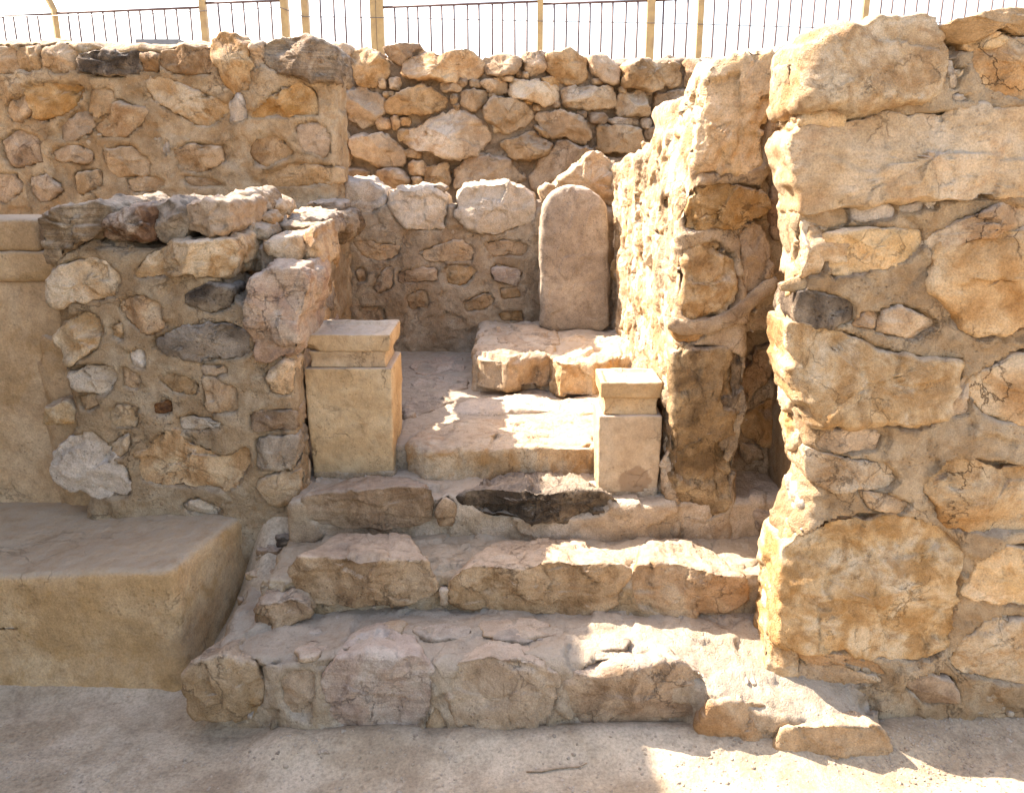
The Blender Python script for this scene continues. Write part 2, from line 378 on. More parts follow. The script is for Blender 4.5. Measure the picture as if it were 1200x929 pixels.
SEED = [100]
def stones(parent, pl, specs, e=.008, grow=1.0, **kw):
    """specs: (crop letter, material letter, T, points, {options})"""
    for sp in specs:
        cr, mt, T, pts = sp[:4]; o = dict(kw); lab = None
        if len(sp) > 4: o.update(sp[4])
        lab = o.pop('label', None); pln = o.pop('plane', pl); ee = o.pop('e', e); nm = o.pop('name', 'stone')
        poly = [pln.hit(x, y) for x, y in crop(cr, pts)]
        if grow != 1: cc = np.mean(poly, 0); poly = [cc+(np.array(q)-cc)*grow for q in poly]
        SEED[0] += 1
        V, Fq = stone_mesh(pln, poly, T=T, e=ee, seed=SEED[0], **o)
        ob = link_mesh(nm, [(V, Fq, 0)], M[mt], parent)
        if lab: ob['label'] = lab
def carve(V, pl, specs, depth=.045, reach=.07, grow=1.0):
    """mortar stops at the stones: sink the mortar skin behind each stone, leaving a ragged lip over its edge"""
    V = V.copy(); q = V-pl.o; h = q@pl.n; uv = np.c_[q@pl.u, q@pl.v]
    skin = np.where((h > -.03) & (h < reach))[0]; P = uv[skin]; push = np.zeros(len(skin))
    for sp in specs:
        p2 = pl
        poly = np.array([p2.hit(x, y) for x, y in crop(sp[0], sp[3])])
        cc = poly.mean(0); poly = cc+(poly-cc)*grow
        R, _ = resample(poly, 48); mn, mx = R.min(0), R.max(0)
        m = np.where((P > mn).all(1) & (P < mx).all(1))[0]
        if not len(m): continue
        X, Y = P[m, 0], P[m, 1]; ins = np.zeros(len(m), bool); dm = np.full(len(m), 9.)
        for i in range(48):
            (x1, y1), (x2, y2) = R[i], R[(i+1) % 48]
            c = ((y1 > Y) != (y2 > Y)); ins ^= c & (X < (x2-x1)*(Y-y1)/((y2-y1) or 1e-9)+x1)
            dx, dy = x2-x1, y2-y1; L = dx*dx+dy*dy+1e-12
            t = np.clip(((X-x1)*dx+(Y-y1)*dy)/L, 0, 1); dm = np.minimum(dm, np.hypot(X-x1-t*dx, Y-y1-t*dy))
        w = fbm(V[skin[m]]*22, 77, 3)*.011*min(1, (mx-mn).min()/.12)
        f = np.clip((dm+w+.003)/.010, 0, 1); push[m] = np.maximum(push[m], np.where(ins, f, 0))
    V[skin] -= pl.n*(push*depth)[:, None]
    return V
def inpoly(p, poly):
    x, y = p; c = False; n = len(poly)
    for i in range(n):
        (x1, y1), (x2, y2) = poly[i], poly[(i+1) % n]
        if (y1 > y) != (y2 > y) and x < (x2-x1)*(y-y1)/(y2-y1)+x1: c = not c
    return c
def chips(pl, box, n, avoid, smin, smax, seed, T=.5, e=.006, planefn=None):
    """little stone bits set in the mortar, returned as mesh parts (surface pattern of the mortar)"""
    r = random.Random(seed); out = []
    for _ in range(n):
        x, y = r.uniform(box[0], box[2]), r.uniform(box[1], box[3])
        if any(inpoly((x, y), a) for a in avoid): continue
        c = pl.hit(x, y); s = r.uniform(smin, smax)*r.uniform(.6, 1); k = r.randint(5, 7); a0 = r.uniform(0, 6)
        asp = r.uniform(.5, 1)
        poly = [(c[0]+s*math.cos(a0+i*2*math.pi/k)*r.uniform(.7, 1.1), c[1]+s*asp*math.sin(a0+i*2*math.pi/k)*r.uniform(.7, 1.1)) for i in range(k)]
        V, Fq = stone_mesh(pl, poly, T=s*T, sink=.03, e=max(e, s/4), seed=r.randint(0, 9999), facets=2, rough=.5, k=3)
        out.append((V, Fq, 1))
    return out
def polys(specs): return [crop(s[0], s[3]) for s in specs]

#SECTIONS
# ================================================================== GROUND
def axis(lo, a, b, hi, e):
    fine = np.arange(a, b+e/2, e); o = [fine]; s = e; v = b
    out = []
    while v < hi: s *= 1.35; v += s; out.append(min(v, hi))
    o.append(np.array(out)); s = e; v = a; out = []
    while v > lo: s *= 1.35; v -= s; out.append(max(v, lo))
    o.insert(0, np.array(out[::-1])); return np.concatenate(o)
def sst(x, a, b):
    t = np.clip((x-a)/(b-a), 0, 1); return t*t*(3-2*t)
def ground_z(X, Y):
    P = np.c_[X, Y, np.zeros_like(X)]
    near = np.exp(-((X)**2+(Y-2)**2)/18)
    z = (fbm(P*1.6, 3, 4)*.022 + fbm(P*9, 5, 3)*.0045 + fbm(P*45, 8, 2)*.0016)*near
    # earth bank between the bench and the steps
    bank = sst(X, -1.04, -.80)*(1-sst(X, -.74, -.62))
    z = z + bank*np.interp(Y, [2.05, 2.22, 2.38, 2.6, 2.72, 2.95], [0, .06, .17, .30, .42, .48])*(1+fbm(P*7, 9, 3)*.12)
    # earth swept against the feet of the wall, bench and step
    z = z + .03*np.exp(-((Y-2.30)/.08)**2)*(1-sst(X, -1.1, -.98))
    z = z + .045*np.exp(-((Y-2.0)/.09)**2)*sst(X, -.8, -.6)*(1-sst(X, .95, 1.3))
    z = z + .03*np.exp(-((Y-2.1)/.10)**2)*sst(X, .9, 1.2)
    return z
ax = axis(-1500, -1.9, 1.9, 1500, .011); ay = axis(-1500, 1.45, 2.95, 2500, .010)
GX, GY = np.meshgrid(ax, ay, indexing='ij'); gz = ground_z(GX.ravel(), GY.ravel())
Vg = np.c_[GX.ravel(), GY.ravel(), gz]; idx = np.arange(GX.size).reshape(GX.shape)
Fg = np.stack([idx[:-1, :-1], idx[1:, :-1], idx[1:, 1:], idx[:-1, 1:]], -1).reshape(-1, 4)
tag(link_mesh('ground', [(Vg, Fg, 0)], EARTH), kind='structure')
V, Fq = box_mesh(-30, 30, 5.75, 60, .4, 1.72, e=.4, rnd_r=.05, seed=3, amp=2, maxn=200)
tag(link_mesh('terrace', [(V, Fq, 0)], EARTH), kind='structure')
V, Fq = box_mesh(-.9, 3.6, 4.5, 5.45, .1, 1.22, e=.05, rnd_r=.03, seed=4, amp=1.5)
tag(link_mesh('earth_fill', [(V, Fq, 0)], EARTH), kind='structure')

# ================================================================== STEPS
stair = thing('stone_staircase', 'three broad rubble and mud mortar steps climbing to the niche between the two altars', 'steps', (0.1, 2.3, 0))
def step_core(specs, mort, frontpl, chipbox=None, e=.007):
    pass
def bow1(P):       # bottom step: right part comes forward and slopes down to the ground
    x, y, z = P[:, 0].copy(), P[:, 1].copy(), P[:, 2].copy()
    f = sst(x, .15, .95); fr = 1-sst(y, 2.02, 2.30)
    zf = np.interp(x, [.3, .45, .6, .75, .87, 1.0], [1, .92, .74, .64, .54, .3])
    P = P.copy(); P[:, 2] = np.where(z > 0, z*(1-(1-zf)*fr-.12*f), z)
    P[:, 1] = y + np.interp(x, [.3, .6, .87, 1.0], [0, -.055, -.10, -.07])*fr + .05*(1-sst(x, -.85, -.55))*fr
    P[:, 2] += np.where(z > 0, .0-.02*(1-sst(x, -.9, -.4))*fr, 0)
    return P
F1 = front(2.045); F1b = front(2.0)
s1 = [('P','t',.04,[(213,788),(226,772),(262,768),(300,774),(312,795),(310,832),(270,842),(225,836)],dict(sink=.20,plane=front(2.07))),
      ('P','t',.02,[(330,790),(345,782),(372,785),(368,842),(340,838),(330,815)],dict(sink=.14)),
      ('P','p',.035,[(372,790),(392,768),(440,758),(490,764),(512,790),(508,830),(492,852),(435,862),(388,846)],dict(sink=.24,strdir=(.2,.3,1))),
      ('P','b',.025,[(500,838),(512,824),(526,845),(522,868),(496,866)],dict(sink=.08)),
      ('P','t',.035,[(526,800),(536,776),(575,766),(630,772),(658,785),(654,822),(640,858),(575,862),(530,838)],dict(sink=.26)),
      ('P','b',.035,[(660,800),(676,780),(725,772),(785,770),(832,790),(820,845),(760,868),(700,862),(664,838)],dict(sink=.24)),
      ('P','o',.04,[(815,845),(830,824),(862,820),(902,828),(908,868),(870,884),(818,876)],dict(sink=.16,plane=front(1.99))),
      ('P','t',.04,[(908,872),(922,850),(975,846),(1030,852),(1050,878),(1040,900),(990,908),(925,902)],dict(sink=.16,plane=front(1.945))),
      ]
st = [None]*4
st1 = bpy.data.objects.new('step', None); COL.objects.link(st1); st1.parent = stair
V, Fq = box_mesh(-.86, 1.02, 2.035, 2.75, -.10, .234, e=.008, rnd_r=.045, warp=bow1, seed=11, low=.014, mid=.007, fine=.002)
def mk_step(parts, mort, specs, pl, lab=None):
    parts[0] = (carve(parts[0][0], pl, specs, .03, grow=.94), parts[0][1], 0)
    e_ = bpy.data.objects.new('step', None); COL.objects.link(e_); e_.parent = stair
    if lab: e_['label'] = lab
    link_mesh('mortar_bed', parts, [mort, CHIP], e_)
    stones(e_, pl, specs, e=.007, taper=.45, facets=4, rough=.7, grow=1.03, jit=.7)
bpy.data.objects.remove(st1)
ch = chips(horiz(.228), (330, 722, 700, 762), 14, [], .02, .055, 5, T=.12)
ch += chips(F1, (230, 800, 900, 850), 26, polys(s1), .005, .014, 6)
ch = [(a, b, 1) for a, b, c in ch]
TR = [('P','t',.012,[(560,728),(600,724),(640,730),(655,745),(600,752),(565,746)],{}),
      ('P','g',.012,[(480,738),(520,730),(552,735),(548,750),(500,752)],{}), ('P','g',.012,[(690,748),(715,742),(740,750),(735,762),(700,764)],{}),
      ('P','t',.010,[(430,742),(455,728),(478,728),(470,745)],{}), ('P','g',.012,[(575,742),(620,738),(640,748),(610,754),(580,752)],{}),
      ('P','b',.012,[(345,762),(368,750),(385,756),(375,772),(350,776)],{}), ('P','w',.012,[(408,752),(425,742),(440,746),(425,758)],{})]
for q in TR: q[4].update(plane=horiz(.238), sink=.02, k=6, facets=2, rough=.5)
mk_step([(V, Fq, 0)]+ch, STEPM, s1+TR, F1, 'lowest step with big rounded boulders and dusty tread')

F2 = front(2.31)
def w2(P):
    P = P.copy(); f = sst(P[:, 0], .45, .8); P[:, 2] -= 0*f; P[:, 1] -= .02*np.sin(P[:, 0]*5); return P
V, Fq = box_mesh(-.76, .86, 2.312, 2.95, .1, .342, e=.008, rnd_r=.035, warp=w2, seed=12, low=.010, mid=.006, fine=.002)
s2 = [('P','b',.035,[(340,668),(352,654),(420,652),(500,658),(510,672),(508,702),(450,710),(348,702)],dict(sink=.24,strata=.2)),
      ('P','b',.03,[(526,682),(545,664),(620,662),(725,660),(742,668),(730,702),(690,720),(600,718),(532,706)],dict(sink=.24,strata=.2,rough=.8)),
      ('P','o',.045,[(736,680),(752,660),(830,664),(872,674),(880,700),(852,720),(785,722),(738,708)],dict(sink=.25,strata=.2,rough=.8)),
      ('P','t',.015,[(515,690),(526,690),(528,706),(516,710)],dict(sink=.05))]
ch = [(a, b, 1) for a, b, c in chips(horiz(.338), (350, 628, 860, 652), 7, [], .012, .04, 7, T=.12)+chips(F2, (350, 690, 880, 722), 12, polys(s2), .004, .01, 8)]
mk_step([(V, Fq, 0)]+ch, STEPM, s2, F2, 'middle step with a flaky sunlit slab at its right end')
F3 = front(2.60)
V, Fq = box_mesh(-.74, .92, 2.595, 3.1, .15, .475, e=.008, rnd_r=.03, warp=w2, seed=13, low=.010, mid=.006, fine=.002)
s3 = [('P','b',.025,[(354,590),(368,576),(440,572),(505,572),(510,590),(505,612),(440,620),(358,612)],dict(sink=.18,strata=.3)),
      ('P','b',.02,[(510,596),(520,582),(534,590),(532,616),(514,616)],dict(sink=.06)),
      ('P','d',.035,[(536,584),(552,574),(640,572),(704,576),(722,588),(706,602),(640,608),(566,606)],dict(sink=.20,rough=1.5))]
ch = [(a, b, 1) for a, b, c in chips(horiz(.475), (480, 560, 690, 575), 5, [], .01, .03, 9, T=.12)+chips(F3, (520, 610, 850, 635), 14, polys(s3), .004, .009, 10)]
mk_step([(V, Fq, 0)]+ch, STEPM, s3, F3, 'top step with a dark flint edge stone')
# loose stone lying on the earth beside the steps
o = thing('loose_stone', 'small brown stone lying on the lowest tread at its left end, beside the middle step', 'stone', (-.72, 2.27, .2))
stones(o, front(2.25), [('P','b',.03,[(298,716),(305,704),(335,702),(358,706),(366,720),(345,733),(302,730)],dict(sink=.07,name='stone_body'))])
stones(o, front(2.3), [('P','t',.02,[(296,694),(310,688),(330,690),(328,700),(300,702)],dict(sink=.05,name='stone_body'))]) if False else None

# ================================================================== PLATFORM, FLOOR SLABS, PEDESTAL
plat = thing('stone_platform', 'mortared floor block behind the altars with flat sunlit slabs on its front edge', 'platform', (0, 3.4, .4))
def wp(P):
    P = P.copy(); P[:, 1] -= .015*np.sin(P[:, 0]*9+1); return P
V, Fq = box_mesh(-.43, .56, 2.87, 3.62, .3, .572, e=.009, rnd_r=.03, warp=wp, seed=21, low=.006, mid=.005, fine=.002)
V2, Fq2 = box_mesh(-.84, .56, 3.12, 4.5, .3, .568, e=.014, rnd_r=.02, seed=22, low=.007, mid=.005)
ch = [(a, b, 1) for a, b, c in chips(front(2.87), (475, 525, 695, 555), 8, [], .005, .012, 12)]
link_mesh('mortar_bed', [(V, Fq, 0), (V2, Fq2, 0)]+ch, [STEPM, CHIP], plat)
H0 = horiz(.57)
stones(plat, H0, [
 ('P','c',.026,[(480,520),(505,500),(560,494),(640,490),(702,492),(712,524),(640,528),(560,532),(500,536)],dict(sink=.10,k=9,facets=1,rough=.7,e=.008,jit=.5)),
 ('P','w',.024,[(520,486),(560,470),(640,466),(662,474),(650,484),(560,490)],dict(sink=.05,k=8,facets=1,rough=.6,jit=.5)),
 ('P','c',.022,[(660,470),(700,462),(725,468),(725,486),(680,486),(655,482)],dict(sink=.05,k=8,facets=1,rough=.6,jit=.5)),
 ('P','g',.014,[(470,478),(500,462),(545,460),(530,474),(500,486),(476,492)],dict(sink=.05,k=6)),
 ('P','t',.012,[(480,448),(520,440),(546,444),(546,456),(500,462)],dict(sink=.05,k=6)),
 ('P','p',.010,[(478,420),(520,414),(545,420),(540,436),(490,440)],dict(sink=.04,k=6)),
 ('P','g',.012,[(590,458),(640,452),(668,456),(650,464),(600,466)],dict(sink=.04,k=6))])
stones(plat, front(2.87), [
 ('P','o',.02,[(520,536),(560,524),(640,520),(650,530),(600,548),(540,550)],dict(sink=.1)),
 ('P','t',.018,[(660,524),(697,518),(700,545),(668,548)],dict(sink=.1))])
ped = thing('stone_pedestal', 'low rough stone ledge with a partly sunlit edge under the round-topped stele', 'ledge', (.17, 3.9, .55))
V, Fq = box_mesh(-.165, .58, 3.58, 4.45, .5, .725, e=.010, rnd_r=.03, seed=23, low=.012, mid=.008, fine=.002)
link_mesh('mortar_bed', [(V, Fq, 0)], STEPM, ped)
stones(ped, horiz(.72), [
 ('P','c',.022,[(640,418),(652,400),(700,398),(738,402),(742,420),(700,430),(660,428)],dict(sink=.14,k=9,facets=1,rough=1.2)),
 ('P','t',.018,[(554,422),(558,394),(600,384),(654,388),(652,418),(600,426)],dict(sink=.12,k=9,facets=1)),
 ('P','t',.012,[(580,386),(625,380),(632,388),(590,392)],dict(sink=.05,k=7,facets=1))])
stones(ped, front(3.575), [
 ('P','o',.02,[(556,424),(585,418),(630,420),(646,436),(600,448),(562,446)],dict(sink=.08)),
 ('P','o',.02,[(640,426),(690,424),(735,420),(738,440),(690,446),(644,446)],dict(sink=.08))])

# ================================================================== STELE
stl = thing('standing_stone', 'tall smooth standing stone with a rounded top set against the back of the niche', 'stele', (.30, 4.12, .73))
pl = front(4.10, lean=.03)
def stele_mesh():
    px = [(634,388),(633,330),(634,262),(637,240),(646,226),(660,219),(675,217),(690,219),(703,227),(711,240),(713,262),(714,330),(714,388)]
    P = [pl.hit(x, y) for x, y in px]
    return stone_mesh(pl, P, T=.035, sink=.09, e=.006, seed=71, facets=0, rough=.34, k=14, jit=.2)
V, Fq = stele_mesh(); V[:, 2] = np.maximum(V[:, 2], .70)
ob = link_mesh('slab', [(V, Fq, 0)], STEL, stl)
b = thing('boulder', 'pale pointed boulder resting on the niche wall right behind the standing stone', 'boulder', (.38, 4.5, 1.38))
stones(b, front(4.42), [('P','c',.08,[(650,222),(655,208),(684,193),(694,178),(716,184),(724,196),(722,240),(680,240)],dict(sink=.22,facets=6,name='stone_body'))])

# ================================================================== ALTARS
def altar(name, label, xc, yf, z0, prof, dx, dy, seed, stain=False):
    t = thing(name, label, 'altar', (xc, yf+dy, z0))
    def sect(p, e=.006, r=.006, dz=0):
        z = [q[0] for q in p]; w = [q[1] for q in p]
        def wf(P):
            P = P.copy(); s = np.interp(P[:, 2]-z0, z, w)
            P[:, 0] = xc+(P[:, 0]-xc)*s; P[:, 1] = (yf+dy)+(P[:, 1]-yf-dy)*s; return P
        return box_mesh(xc-dx, xc+dx, yf, yf+2*dy, z0+z[0], z0+z[-1], e=e, rnd_r=r, warp=wf, seed=seed, low=.0045, mid=.0034, fine=.0012)
    link_mesh('shaft', [sect(prof[0])+(0,)], LIME_S if seed == 35 else LIME, t)
    link_mesh('neck', [sect(prof[1])+(0,)], LIME, t)
    V, Fq = sect(prof[2], r=.006)
    zt = z0+prof[2][-1][0]                      # shallow hollow in the top
    top = V[:, 2] > zt-.012
    fx = np.abs(V[:, 0]-xc)/dx; fy = np.abs(V[:, 1]-yf-dy)/dy; q = np.maximum(fx, fy)
    V[top, 2] -= (.010*(1-sst(q, .72, .84)))[top]
    if seed == 31:                              # chipped lower left corner
        ch_ = np.clip(.9-np.linalg.norm((V-np.array([xc-dx, yf, z0+prof[2][0][0]]))/np.array([.07, .05, .035]), axis=1), 0, 1)
        V += ch_[:, None]*np.array([.022, .02, .02])
    link_mesh('top_slab', [(V, Fq, 0)], LIME, t)
    V, Fq = box_mesh(xc-dx*.95, xc+dx*.95, yf+.006, yf+2*dy-.01, z0-.03, z0+.022, e=.007, rnd_r=.01, seed=seed+3, low=.008, mid=.004)
    link_mesh('mortar_foot', [(V, Fq, 0)], STEPM, t)
    return t
altar('incense_altar', 'larger square limestone altar with cracked top slab, left of the steps', -.557, 2.80, .476,
      [[(0.012, .93), (.2, .975), (.395, 1.0)], [(.392, .87), (.42, .84), (.452, .90)], [(.450, .975), (.475, .99), (.512, 1.0)]], .150, .125, 31)
altar('incense_altar', 'smaller square limestone altar with a darker stain low on its front, right of the steps', .388, 2.66, .474,
      [[(0.0, .96), (.14, .98), (.272, 1.0)], [(.27, .86), (.30, .83), (.332, .85)], [(.330, .95), (.35, .96), (.384, .97)]], .104, .10, 35)

# ================================================================== NICHE BACK WALL
nb = thing('niche_back_wall', 'low mortared wall closing the back of the niche with three pale stones along its top', 'wall', (0, 4.5, .5))
PN = front(4.35)
sN = [('B','w',.05,[(62,610),(85,594),(140,605),(200,640),(205,685),(150,718),(66,700)],dict(sink=.28)),
      ('B','w',.05,[(218,650),(250,625),(330,622),(412,650),(418,720),(405,765),(290,770),(230,735)],dict(sink=.28)),
      ('B','w',.06,[(436,660),(470,625),(560,616),(665,622),(712,660),(705,735),(640,760),(560,786),(480,765),(438,720)],dict(sink=.30,facets=6)),
      ('B','t',.04,[(712,640),(745,614),(772,620),(770,650),(730,680)],dict(sink=.15)),
      ('B','g',.03,[(345,628),(375,618),(410,628),(405,645),(350,640)],dict(sink=.2)),
      ('E','t',.03,[(160,228),(200,225),(280,240),(285,262),(240,280),(190,268)]),
      ('E','b',.025,[(170,300),(195,290),(198,335),(175,330)]),
      ('E','t',.03,[(212,345),(240,300),(270,290),(265,350),(225,362)]),
      ('E','b',.02,[(275,310),(330,295),(385,298),(385,330),(280,335)]),
      ('E','t',.02,[(400,290),(440,285),(490,300),(450,345),(405,335)]),
      ('E','p',.04,[(518,300),(540,288),(600,300),(595,345),(530,330)]),
      ('E','b',.02,[(300,370),(350,350),(362,395),(310,405)]),
      ('E','b',.03,[(450,385),(510,355),(535,380),(500,405),(455,410)]),
      ('E','t',.025,[(540,350),(590,345),(597,372),(550,376)]),
      ('E','t',.02,[(340,250),(440,222),(480,250),(470,278),(350,280)]),
      ('E','b',.02,[(540,412),(600,405),(610,435),(545,432)]),
      ('E','t',.02,[(500,230),(560,222),(620,235),(610,265),(520,262)]),
      ('E','b',.02,[(180,400),(240,395),(250,430),(190,435)])]
V, Fq = box_mesh(-.84, .62, 4.335, 4.72, .3, 1.31, e=.012, rnd_r=.04, seed=41, low=.022, mid=.012, fine=.003)
ch = chips(PN, (410, 270, 628, 395), 60, polys(sN), .006, .02, 13)
V = carve(V, PN, sN)
link_mesh('mortar_bed', [(V, Fq, 0)]+ch, [MORT, CHIP], nb)
stones(nb, PN, sN, e=.010, sink=.10)

# ================================================================== LEFT WALL WITH BENCH
lw = thing('low_rubble_wall', 'low mud-mortared rubble wall between the plastered wall and the larger altar', 'wall', (-1.1, 3.2, .35))
PL = front(2.67, lean=.02)
def wl(P):
    P = P.copy(); x, y, z = P[:, 0].copy(), P[:, 1].copy(), P[:, 2].copy()
    top = sst(z, .9, 1.3)
    P[:, 2] -= top*(.16*sst(x, -1.02, -.80)*(1-sst(y, 2.75, 3.25)) + .03*sst(x, -1.3, -1.0))
    P[:, 1] += .02*(z-.67)
    P[:, 0] += np.interp(y, [2.7, 2.85, 3.1, 4.2], [.035, .02, -.085, -.095])*sst(x, -.95, -.80)
    P[:, 2] -= top*.05*sst(x, -1.0, -.9)*sst(y, 2.9, 3.1)
    return P
V, Fq = box_mesh(-1.45, -.90, 2.668, 4.22, .3, 1.31, e=.010, rnd_r=.05, warp=wl, seed=51, low=.022, mid=.011, fine=.0025)
V2, Fq2 = box_mesh(-1.0, -.735, 2.67, 4.30, .2, 1.27, e=.010, rnd_r=.05, warp=wl, seed=52, low=.022, mid=.012, fine=.0025)
sL = [
 ('D','s',.06,[(112,58),(130,38),(170,28),(250,18),(302,36),(292,100),(240,125),(140,188),(118,120)],dict(sink=.55,strata=1.0,plane=front(2.66,.02),strdir=(.1,.2,1))),
 ('D','r',.08,[(292,78),(330,40),(400,22),(440,30),(438,118),(370,122),(298,112)],dict(sink=.3,rough=1.3)),
 ('D','g',.07,[(432,32),(470,8),(515,30),(530,80),(505,128),(440,120)],dict(sink=.35,rough=1.3)),
 ('D','t',.05,[(520,22),(580,6),(645,20),(640,96),(580,112),(525,92)],dict(sink=.40,rough=1.2)),
 ('D','c',.10,[(375,222),(420,165),(455,140),(505,122),(600,122),(645,118),(664,160),(632,222),(520,215),(440,224)],dict(sink=.28,facets=5)),
 ('D','c',.05,[(134,250),(160,205),(205,178),(290,178),(335,215),(325,280),(230,290),(160,312),(142,290)]),
 ('D','o',.035,[(338,290),(400,275),(452,300),(456,360),(420,385),(355,350)]),
 ('D','c',.045,[(146,385),(200,340),(255,320),(292,365),(285,415),(240,445),(190,478),(165,430)]),
 ('D','t',.02,[(312,365),(345,350),(352,400),(318,390)]),
 ('D','w',.035,[(193,492),(250,465),(325,475),(333,510),(300,550),(215,535)]),
 ('D','c',.035,[(124,588),(180,570),(213,600),(205,632),(130,637)]),
 ('D','c',.03,[(306,595),(340,570),(390,588),(385,642),(320,637)]),
 ('D','w',.035,[(142,715),(190,675),(265,655),(305,695),(318,732),(358,755),(366,830),(300,834),(240,832),(148,798)],dict(label='large pinkish white stone low on the wall')),
 ('D','o',.035,[(390,722),(430,708),(442,665),(490,656),(530,690),(580,705),(640,720),(692,690),(697,745),(650,812),(500,802),(400,790)],dict(facets=6)),
 ('D','c',.035,[(568,505),(600,503),(665,535),(665,600),(580,602)]),
 ('D','w',.02,[(500,618),(540,610),(640,630),(560,652),(510,648)]),
 ('D','g',.045,[(435,400),(500,370),(640,345),(692,380),(692,445),(560,458),(440,425)],dict(strata=.3)),
 ('D','d',.04,[(518,270),(600,238),(655,258),(640,312),(580,322),(520,300)]),
 ('D','c',.02,[(310,690),(362,655),(364,700),(340,727),(315,720)]),
 ('D','w',.015,[(360,432),(400,425),(412,475),(370,472)]),
 ('D','w',.03,[(510,855),(560,838),(625,870),(600,888),(520,872)]),
 ('D','b',.015,[(440,500),(500,495),(550,520),(540,555),(480,542)]),
 ('D','r',.012,[(430,575),(475,565),(482,602),(435,607)]),
 ('D','b',.02,[(220,560),(270,548),(285,580),(240,595)]),
 ('D','b',.02,[(345,470),(400,500),(390,540),(345,525)]),
 ('D','t',.02,[(560,470),(630,470),(640,495),(570,500)]),
 ('D','p',.07,[(688,255),(712,228),(760,212),(830,210),(856,265),(840,330),(822,430),(760,450),(720,450),(705,370)],dict(sink=.35,plane=front(2.66),facets=6)),
 ('D','c',.04,[(748,492),(790,456),(822,470),(818,520),(812,555),(760,542)],dict(plane=front(2.675))),
 ('D','b',.03,[(700,602),(760,590),(825,597),(828,650),(710,655)],dict(plane=front(2.675))),
 ('D','g',.035,[(714,672),(770,664),(832,668),(832,752),(720,758)],dict(plane=front(2.675))),
 ('D','c',.045,[(720,788),(780,768),(842,765),(838,838),(765,862),(730,822)],dict(plane=front(2.675)))]
V = carve(V, PL, sL, grow=1.04); V2 = carve(V2, PL, sL, grow=1.04)
ch = chips(PL, (70, 300, 350, 595), 80, polys(sL), .005, .017, 14)
link_mesh('mortar_bed', [(V, Fq, 0), (V2, Fq2, 0)]+ch, [MORT, CHIP], lw)
stones(lw, PL, sL, e=.008, sink=.12, grow=1.05)
# stones along the top and the niche side of that wall, seen from the front (crop K)
sK = [(2.80,'c',[(150,430),(190,420),(215,470),(200,560),(160,520)],.14),
      (2.90,'g',[(210,480),(300,450),(400,480),(410,560),(300,610),(220,600)],.22),
      (2.90,'c',[(310,470),(330,410),(430,398),(520,400),(530,520),(520,600),(430,560),(360,500)],.30),
      (2.95,'o',[(528,420),(560,350),(610,345),(640,440),(660,560),(620,610),(545,590)],.32),
      (3.15,'s',[(340,350),(400,320),(520,325),(600,335),(605,400),(500,398),(350,392)],.30),
      (3.35,'s',[(410,310),(440,285),(560,280),(680,280),(700,350),(690,430),(640,430),(600,340),(430,330)],.32),
      (3.55,'c',[(440,262),(470,245),(600,250),(680,262),(670,290),(450,290)],.25),
      (3.80,'s',[(690,262),(740,250),(800,262),(832,320),(830,390),(790,440),(730,430),(700,340)],.35),
      (3.95,'g',[(560,200),(640,185),(720,185),(780,200),(780,240),(560,240)],.22),
      (3.30,'c',[(280,180),(340,165),(410,190),(430,240),(400,280),(300,260)],.20),
      (3.05,'b',[(280,260),(330,262),(360,300),(340,340),(290,310)],.15),
      (3.05,'s',[(100,140),(200,120),(245,150),(280,240),(250,310),(110,300)],.35),
      (2.92,'g',[(120,350),(230,320),(300,350),(330,400),(220,430),(130,410)],.20)]
for d_, m_, pts, sk in sK:
    stones(lw, front(d_), [('K', m_, .05, pts, dict(sink=sk, rough=1.2, strata=.8 if m_ == 's' else 0))], e=.009)
SR = sideplane_r(-.825)
rr = random.Random(4)
for i in range(34):       # niche side face
    y = rr.uniform(3.1, 4.2); z = rr.uniform(.62, 1.1); s = rr.uniform(.05, .10)
    poly = [(y+s*1.2*math.cos(a)*rr.uniform(.75, 1.1), z+s*.75*math.sin(a)*rr.uniform(.75, 1.1)) for a in [k*math.pi/3.5 for k in range(7)]]
    V, Fq = stone_mesh(SR, poly, T=.022, sink=.06, e=.011, seed=900+i)
    link_mesh('stone', [(V, Fq, 0)], M[rr.choice('ctbgop')], lw)

pw = thing('plastered_wall', 'smooth mud plastered wall with faint bricks along its top, behind the bench', 'wall', (-2.2, 3, .35))
V, Fq = box_mesh(-2.45, -1.44, 2.80, 3.12, 0, 1.17, e=.012, rnd_r=.02, seed=55, low=.012, mid=.005, fine=.001)
V2, Fq2 = box_mesh(-1.6, -1.36, 2.78, 2.95, .2, 1.0, e=.012, rnd_r=.06, seed=56, low=.03, mid=.006, fine=.001)
link_mesh('plaster_face', [(V, Fq, 0), (V2, Fq2, 0)], PLAS, pw)
for row in range(2):
    z0 = 1.165+row*.10; x = -1.44-row*.09
    while x > -2.2:
        w_ = rr.uniform(.24, .34)
        V, Fq = box_mesh(x-w_, x-.004, 2.79+row*.004, 3.10, z0, z0+.098, e=.012, rnd_r=.012, seed=int(-x*100)+row, low=.006, mid=.004, fine=.001)
        link_mesh('mud_brick', [(V, Fq, 0)], PLAS, pw); x -= w_
bn = thing('plastered_bench', 'broad low mud plastered bench with a dusty flat top, in the lower left', 'bench', (-2, 2.45, 0))
def wb(P):
    P = P.copy(); z = P[:, 2].copy(); x = P[:, 0].copy(); y = P[:, 1].copy()
    P[:, 0] += np.where(x > -2, .09*(y-2.28)/.4, 0)*sst(x, -2, -1.2)
    P[:, 2] += .01*np.sin(x*5)*(z > .2); P[:, 1] -= .03*(1-sst(z, 0, .12))
    return P
V, Fq = box_mesh(-2.45, -1.00, 2.27, 2.86, -.1, .385, e=.009, rnd_r=.035, warp=wb, seed=57, low=.016, mid=.0045, fine=.0012)
